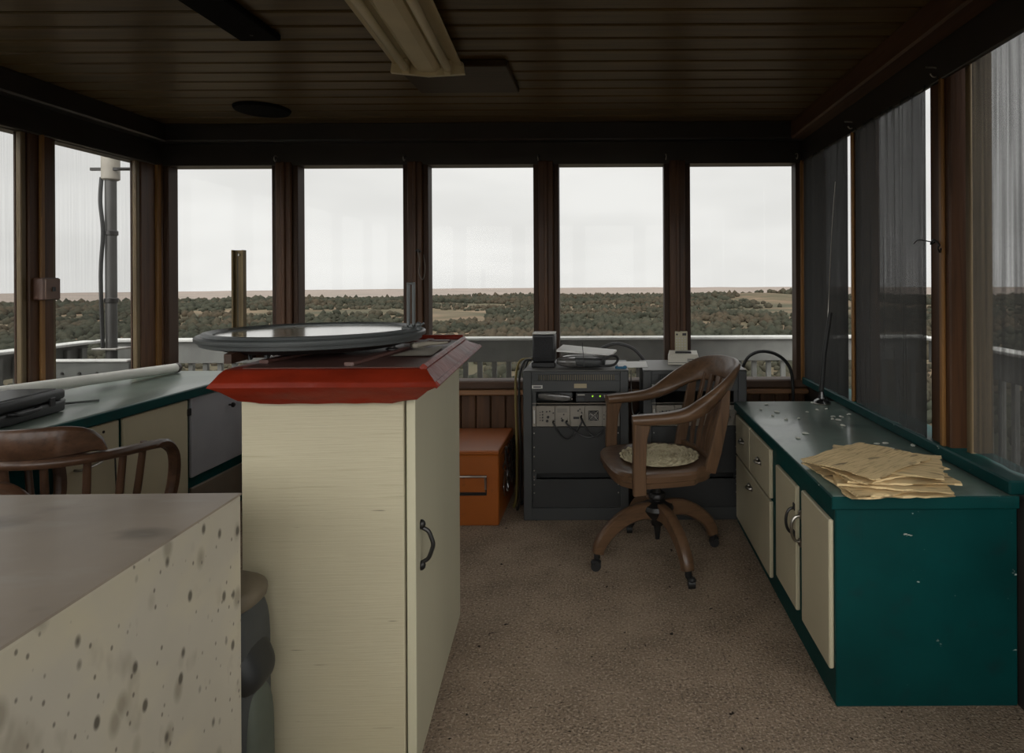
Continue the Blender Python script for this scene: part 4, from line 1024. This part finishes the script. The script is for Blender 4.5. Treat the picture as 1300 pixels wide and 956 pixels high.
# steam-bent back and arms as one sweep
half = [(.205,.268,.785,.030,.022,(0,0,1)), (.15,.275,.787,.034,.024,(0,0,1)), (.04,.284,.790,.035,.026,(0,.05,1)), (-.06,.288,.802,.032,.032,(0,.25,1)), (-.15,.284,.842,.026,.044,(-.1,.6,1)),
        (-.235,.266,.895,.018,.056,(-.3,.6,1)), (-.325,.212,.945,.014,.066,(-.35,.3,1)), (-.378,.115,.958,.0135,.074,(-.3,.1,1)), (-.398,0,.960,.0135,.076,(-.28,0,1))]
full = half+[(x, -y, z, a, b_, (u[0], -u[1], u[2])) for x, y, z, a, b_, u in half[:-1][::-1]]
def interp(ctrl, n=5):
    cols = np.array([[*c[:5], *c[5]] for c in ctrl]); out = []
    for i in range(len(cols)-1):
        p0 = cols[max(i-1,0)]; p1 = cols[i]; p2 = cols[i+1]; p3 = cols[min(i+2,len(cols)-1)]
        for k in range(n):
            t_ = k/n; out.append(.5*(2*p1+(p2-p0)*t_+(2*p0-5*p1+4*p2-p3)*t_*t_+(3*p1-p0-3*p2+p3)*t_**3))
    return out+[cols[-1]]
pts = interp(full)
pt('bent_back_and_arms', MB().strap([p[:3] for p in pts], [Vector(p[5:8]) for p in pts], [p[3] for p in pts], [p[4] for p in pts], .5), CHAIRX, None, 50)
for s in (-1, 1):
    pt('arm_post', MB().strap([(.175, s*.283, .438), (.178, s*.284, .56), (.172, s*.280, .70), (.16, s*.276, .785)], (1,0,0), [.016,.017,.018,.022], [.032,.031,.033,.045], .3), CHAIRW)
    pt('rear_post', MB().strap([(-.200, s*.222, .50), (-.225, s*.235, .60), (-.27, s*.235, .78), (-.285, s*.228, .90)], (0,1,0), [.030,.030,.027,.022], [.014,.014,.013,.012], .3), CHAIRW)
for k in range(5):
    y = (k-2)*.070; back = -.225-.03*(1-(y/.2)**2)
    wd = .026 if k == 2 else .017
    pt('back_slat', MB().strap([(back, y, .52), (back-.012, y*1.05, .62), (back-.05, y*1.12, .76), (-.352+abs(y)*.12, y*1.2, .93)], (1,0,0), wd, .008, .3), CHAIRW)
pt('lower_back_rail', MB().strap([(-.215,-.235,.53),(-.25,-.1,.53),(-.255,0,.53),(-.25,.1,.53),(-.215,.235,.53)], (0,0,1), .012, .018), CHAIRX)
IRON = mat('cast_iron', (.022,.021,.020), .42, metal=.5, var=.2)
pt('swivel_column', MB().lathe([(.022,.255),(.022,.40),(.034,.405),(.10,.435),(.11,.452)], (0,0,0), 20), IRON)
hub = pt('hub', MB().lathe([(.030,.175),(.034,.20),(.060,.225),(.085,.262),(.078,.282),(.045,.295),(.026,.30)], (0,0,0), 24), IRON)
pt('height_nut', MB().lathe([(.040,.312),(.046,.318),(.046,.335),(.040,.342),(.02,.343)], (0,0,0), 8), DKMETAL, hub)
sp_ = pt('tilt_spring', MB().strap([(-.12,0,.43),(0,0,.415),(.13,0,.43)], (0,0,1), .03, .010), IRON)
pt('spindle_foot', MB().cyl((0,0,.10), (0,0,.19), .012, .022), IRON)
for k in range(4):
    a = math.radians(8+90*k); R_ = rot(0,0,math.degrees(a))
    prof = [(.03,.250,.036),(.09,.256,.036),(.16,.243,.034),(.23,.208,.032),(.285,.162,.030),(.318,.116,.028),(.330,.080,.025)]
    m = MB(); q = [R_ @ Vector((r, 0, z)) for r, z, _ in prof]
    q = smooth_path(q, 4); n = len(q); tang = R_ @ Vector((0,1,0))
    m.strap(q, [ (tang.cross((q[min(i+1,n-1)]-q[max(i-1,0)]).normalized())*-1) for i in range(n)], .026, [.044-.016*i/(n-1) for i in range(n)], .35)
    leg = pt('leg', m, CHAIRX, None, 45)
    c = R_ @ Vector((.335, 0, 0)); o_ = R_ @ Vector((.345, .012, 0))
    cs = MB(); cs.lathe([(.012,.046),(.016,.055),(.016,.078),(.008,.085)], (c.x, c.y, 0), 14); cs.cbox((o_.x, o_.y, .042), (.05,.032,.024), .008, R_)
    w0 = o_+Vector((0,0,.025)); ax = (R_ @ Vector((.35,.94,0))).normalized()
    cs.cyl(w0-ax*.016, w0+ax*.016, .025, seg=18)
    pt('caster', cs, RUBBER, leg)
# woven pad on the seat
pad = MB(); R0 = .205; seg = 132; Ls = []
nrow = 13                                             # braided rows, the outer ones in big loops
for i in range(nrow*6+1):
    r = i/(nrow*6); row = min(nrow-1, int(r*nrow)); ph = r*nrow-row
    lump = 14+4*row; amp = .0045 if row > 7 else .0022
    ring = []
    for k in range(seg):
        a = 2*PI*k/seg
        z = .005+.0045*math.sin(PI*ph)+amp*math.sin(PI*ph)*math.sin(a*(22 if row > 7 else 16)+row*2.4)
        rad = R0*r+(.004*math.sin(a*22+row*2.4) if r > .97 else 0)
        ring.append((max(rad, .0005)*math.cos(a), max(rad, .0005)*math.sin(a), z))
    Ls.append(ring)
Ls.append([(R0*.97*math.cos(2*PI*k/seg), R0*.97*math.sin(2*PI*k/seg), 0) for k in range(seg)])
Ls = [[(x, y, z+.002) for x, y, z in l] for l in Ls]
o = MB().loops(Ls).build('seat_pad', mat('woven_straw', (.46,.40,.26), .85, var=.12, scale=30, layers=[((.22,.17,.095), 20, (1,1,1), .50, .66, .6)], bump=.4, bscale=90), None, 70)
o.location = (.25+.012, 3.205, .529); tag(o, 'round woven straw pad on the wooden swivel chair seat', 'cushion')

# ================================================================== CAPTAIN'S CHAIRS AT THE LEFT
def captain():
    t = thing('captains_chair', 'old brown captain\'s chair with thick crest rail facing the left worktop', 'chair', (-2.08, 2.36, 0), 90, 'brown captain\'s chairs at the left')
    def q(name, mb, m, sm=45): return mb.build(name, m, t, sm, local=True)
    Ls = []
    for g, z in ((-.03,.425),(0,.432),(.004,.455),(-.01,.468),(-.06,.462),(-.14,.452)):
        Ls.append([(x*.95, y*.86, z) for x, y in seat_outline(g)])
    q('seat', MB().loops(Ls), DARKCH)
    # bow arm: flat rail, ends turned down to the seat
    h2 = [(.20,.225,.47,.018,.024,(1,0,0)),(.235,.238,.60,.018,.024,(1,0,.1)),(.225,.250,.72,.019,.022,(.9,0,.5)),(.165,.258,.785,.021,.018,(.4,0,1)),(.08,.262,.802,.024,.015,(0,0,1)),(-.05,.262,.815,.026,.015,(0,0,1)),
          (-.17,.235,.825,.028,.015,(0,0,1)),(-.25,.15,.83,.030,.016,(0,0,1)),(-.278,0,.832,.030,.016,(0,0,1))]
    f2 = h2+[(x,-y,z,a,b_,(u[0],-u[1],u[2])) for x,y,z,a,b_,u in h2[:-1][::-1]]
    p_ = interp(f2)
    q('bow_arm', MB().strap([p[:3] for p in p_], [Vector(p[5:8]) for p in p_], [p[3] for p in p_], [p[4] for p in p_], .6), DARKCH)
    cr = []
    for k in range(25):
        a = -1+2*k/24; ang = a*1.18
        x = -.268*math.cos(ang)-.012; y = .258*math.sin(ang)
        hgt = .052*(1-abs(a)**7)+.004
        cr.append((x, y, .838+hgt, .016, hgt, (-.12*math.cos(ang), .12*math.sin(ang), 1)))
    q('crest_rail', MB().strap([c[:3] for c in cr], [Vector(c[5]) for c in cr], [c[3] for c in cr], [c[4] for c in cr], .6), DARKCH)
    MB().cyl((-.302,0,.895), (-.260,0,.895), .014).build('grip_hole', RUBBER, t, 40, local=True)
    for k in range(9):
        a = (-1+2*k/8)*1.9; x = -.255*math.cos(a)-.0; y = .25*math.sin(a)
        if x > .07: x = .08
        q('spindle', MB().tube([(x*.80, y*.78, .45), (x*.9, y*.9, .63), (x*.985, y*.99, .818)], [.015,.012], 10, 4), DARKCZ)
    for sx2 in (-1, 1):
        for sy in (-1, 1):
            q('leg', MB().lathe([(.012,0),(.016,.03),(.020,.12),(.015,.16),(.022,.22),(.022,.32),(.016,.44)], (0,0,0), 14, Matrix.Translation((sx2*.24, sy*.22, 0)) @ rot(sy*8, -sx2*8, 0)), DARKCZ)
    for sy in (-1, 1): q('stretcher', MB().tube([(-.22,sy*.2,.18),(0,sy*.2,.18),(.22,sy*.2,.18)], .011, 8), DARKCH)
    q('stretcher', MB().tube([(0,-.2,.18),(0,.2,.18)], .011, 8), DARKCH)
    return t
cc = captain()
dup(cc, (-2.03, 1.68, 0), 12, 'second brown captain\'s chair nearest the camera behind the pale box')

# ================================================================== SMALL FITTINGS
t = thing('switch_box', 'brown metal switch box on the left window post', 'switch box', (XL+.075, 3.385, 1.35))
SWB = mat('brown_box_paint', (.075,.035,.022), .4, var=.2)
MB().box((XL+.012, 3.335, 1.352), (XL+.075, 3.435, 1.475), .006).build('housing', SWB, t, 0)
MB().box((XL+.074, 3.34, 1.357), (XL+.082, 3.43, 1.470), .003).build('cover', mat('brown_box_cover', (.14,.075,.05), .35, var=.2), t, 0)
MB().box((XL+.081, 3.375, 1.40), (XL+.090, 3.395, 1.425), .003).build('lever', BLACK, t, 0)
def hook(x, y, z, rz, label):
    t = thing('cup_hook', label, 'hook', (x, y, z), rz, 'cup hooks under the window header')
    MB().cyl((0,.022,0), (0,-.004,0), .004, seg=8).build('shank', STEEL, t, local=True)
    MB().tube([(0,-.004,0),(0,-.022,-.004),(0,-.030,-.020),(0,-.022,-.036),(0,-.006,-.038),(0,.004,-.026)], .0035, 7, 4).build('bend', STEEL, t, local=True)
for x, n in ((351,'left of the second far window'),(514,'left of the third far window'),(684,'left of the fourth far window'),(846,'left of the fifth far window'),(1012,'right of the fifth far window')):
    p = P(x, 196, D-.06); hook(p.x, D-.055, p.z, 0, 'small metal cup hook on the header, '+n)
hook(XR-.05, 3.40, ZT+.06, 90, 'small metal cup hook on the right header above the first post')
hook(XR-.05, 2.53, ZT+.06, 90, 'small metal cup hook on the right header above the second post')
a = P(199.5, 172, D-.06); c = P(200.5, 212, D-.06)
one('hanging_rod', MB().cyl(c, a, .006), STEEL, 'short vertical steel rod in the far left corner under the header', 'rod')
t = thing('latch_hook', 'dark hook with a loop of cord on the middle far post', 'hook', P(532, 320, D-.08))
p = P(532, 318, D-.066); MB().cyl(p+Vector((0,.02,0)), p+Vector((0,-.02,0)), .008).build('eye_screw', DKMETAL, t)
MB().tube([p+Vector((-.02,-.018,0)), p+Vector((0,-.022,.012)), p+Vector((.022,-.018,-.004))], .004, 7, 4).build('hook', DKMETAL, t)
MB().tube([p+Vector((0,-.02,-.005)), P(533,330,D-.085), P(532,345,D-.085), P(535,353,D-.085), P(538,352,D-.085), P(540,340,D-.08), P(538,322,D-.08)], .0035, 7, 5).build('cord', mat('dull_cord', (.14,.12,.10), .8), t)
t = thing('shade_tie', 'small dark wire tie hook on the second right post', 'hook', (XR-.04, 2.52, 1.60))
MB().tube([(XR-.032,2.54,1.60),(XR-.055,2.53,1.59),(XR-.06,2.50,1.605),(XR-.045,2.485,1.585),(XR-.058,2.47,1.57),(XR-.04,2.49,1.555),(XR-.03,2.50,1.57)], .004, 7, 4).build('hook', DKMETAL, t)
MB().tube([(XR-.05,2.54,1.60),(XR-.06,2.62,1.612),(XR-.05,2.68,1.60)], .0025, 6, 4).build('wire', DKMETAL, t)
# the cab is a fourteen-foot square: bring everything to true size
S = .9517
for o in list(SC.objects):
    if o.parent is None:
        if o.type == 'CAMERA':
            o.matrix_world = Matrix.Translation(o.matrix_world.translation*S) @ o.matrix_world.to_3x3().to_4x4()
        else:
            o.location = o.location*S; o.scale = o.scale*S
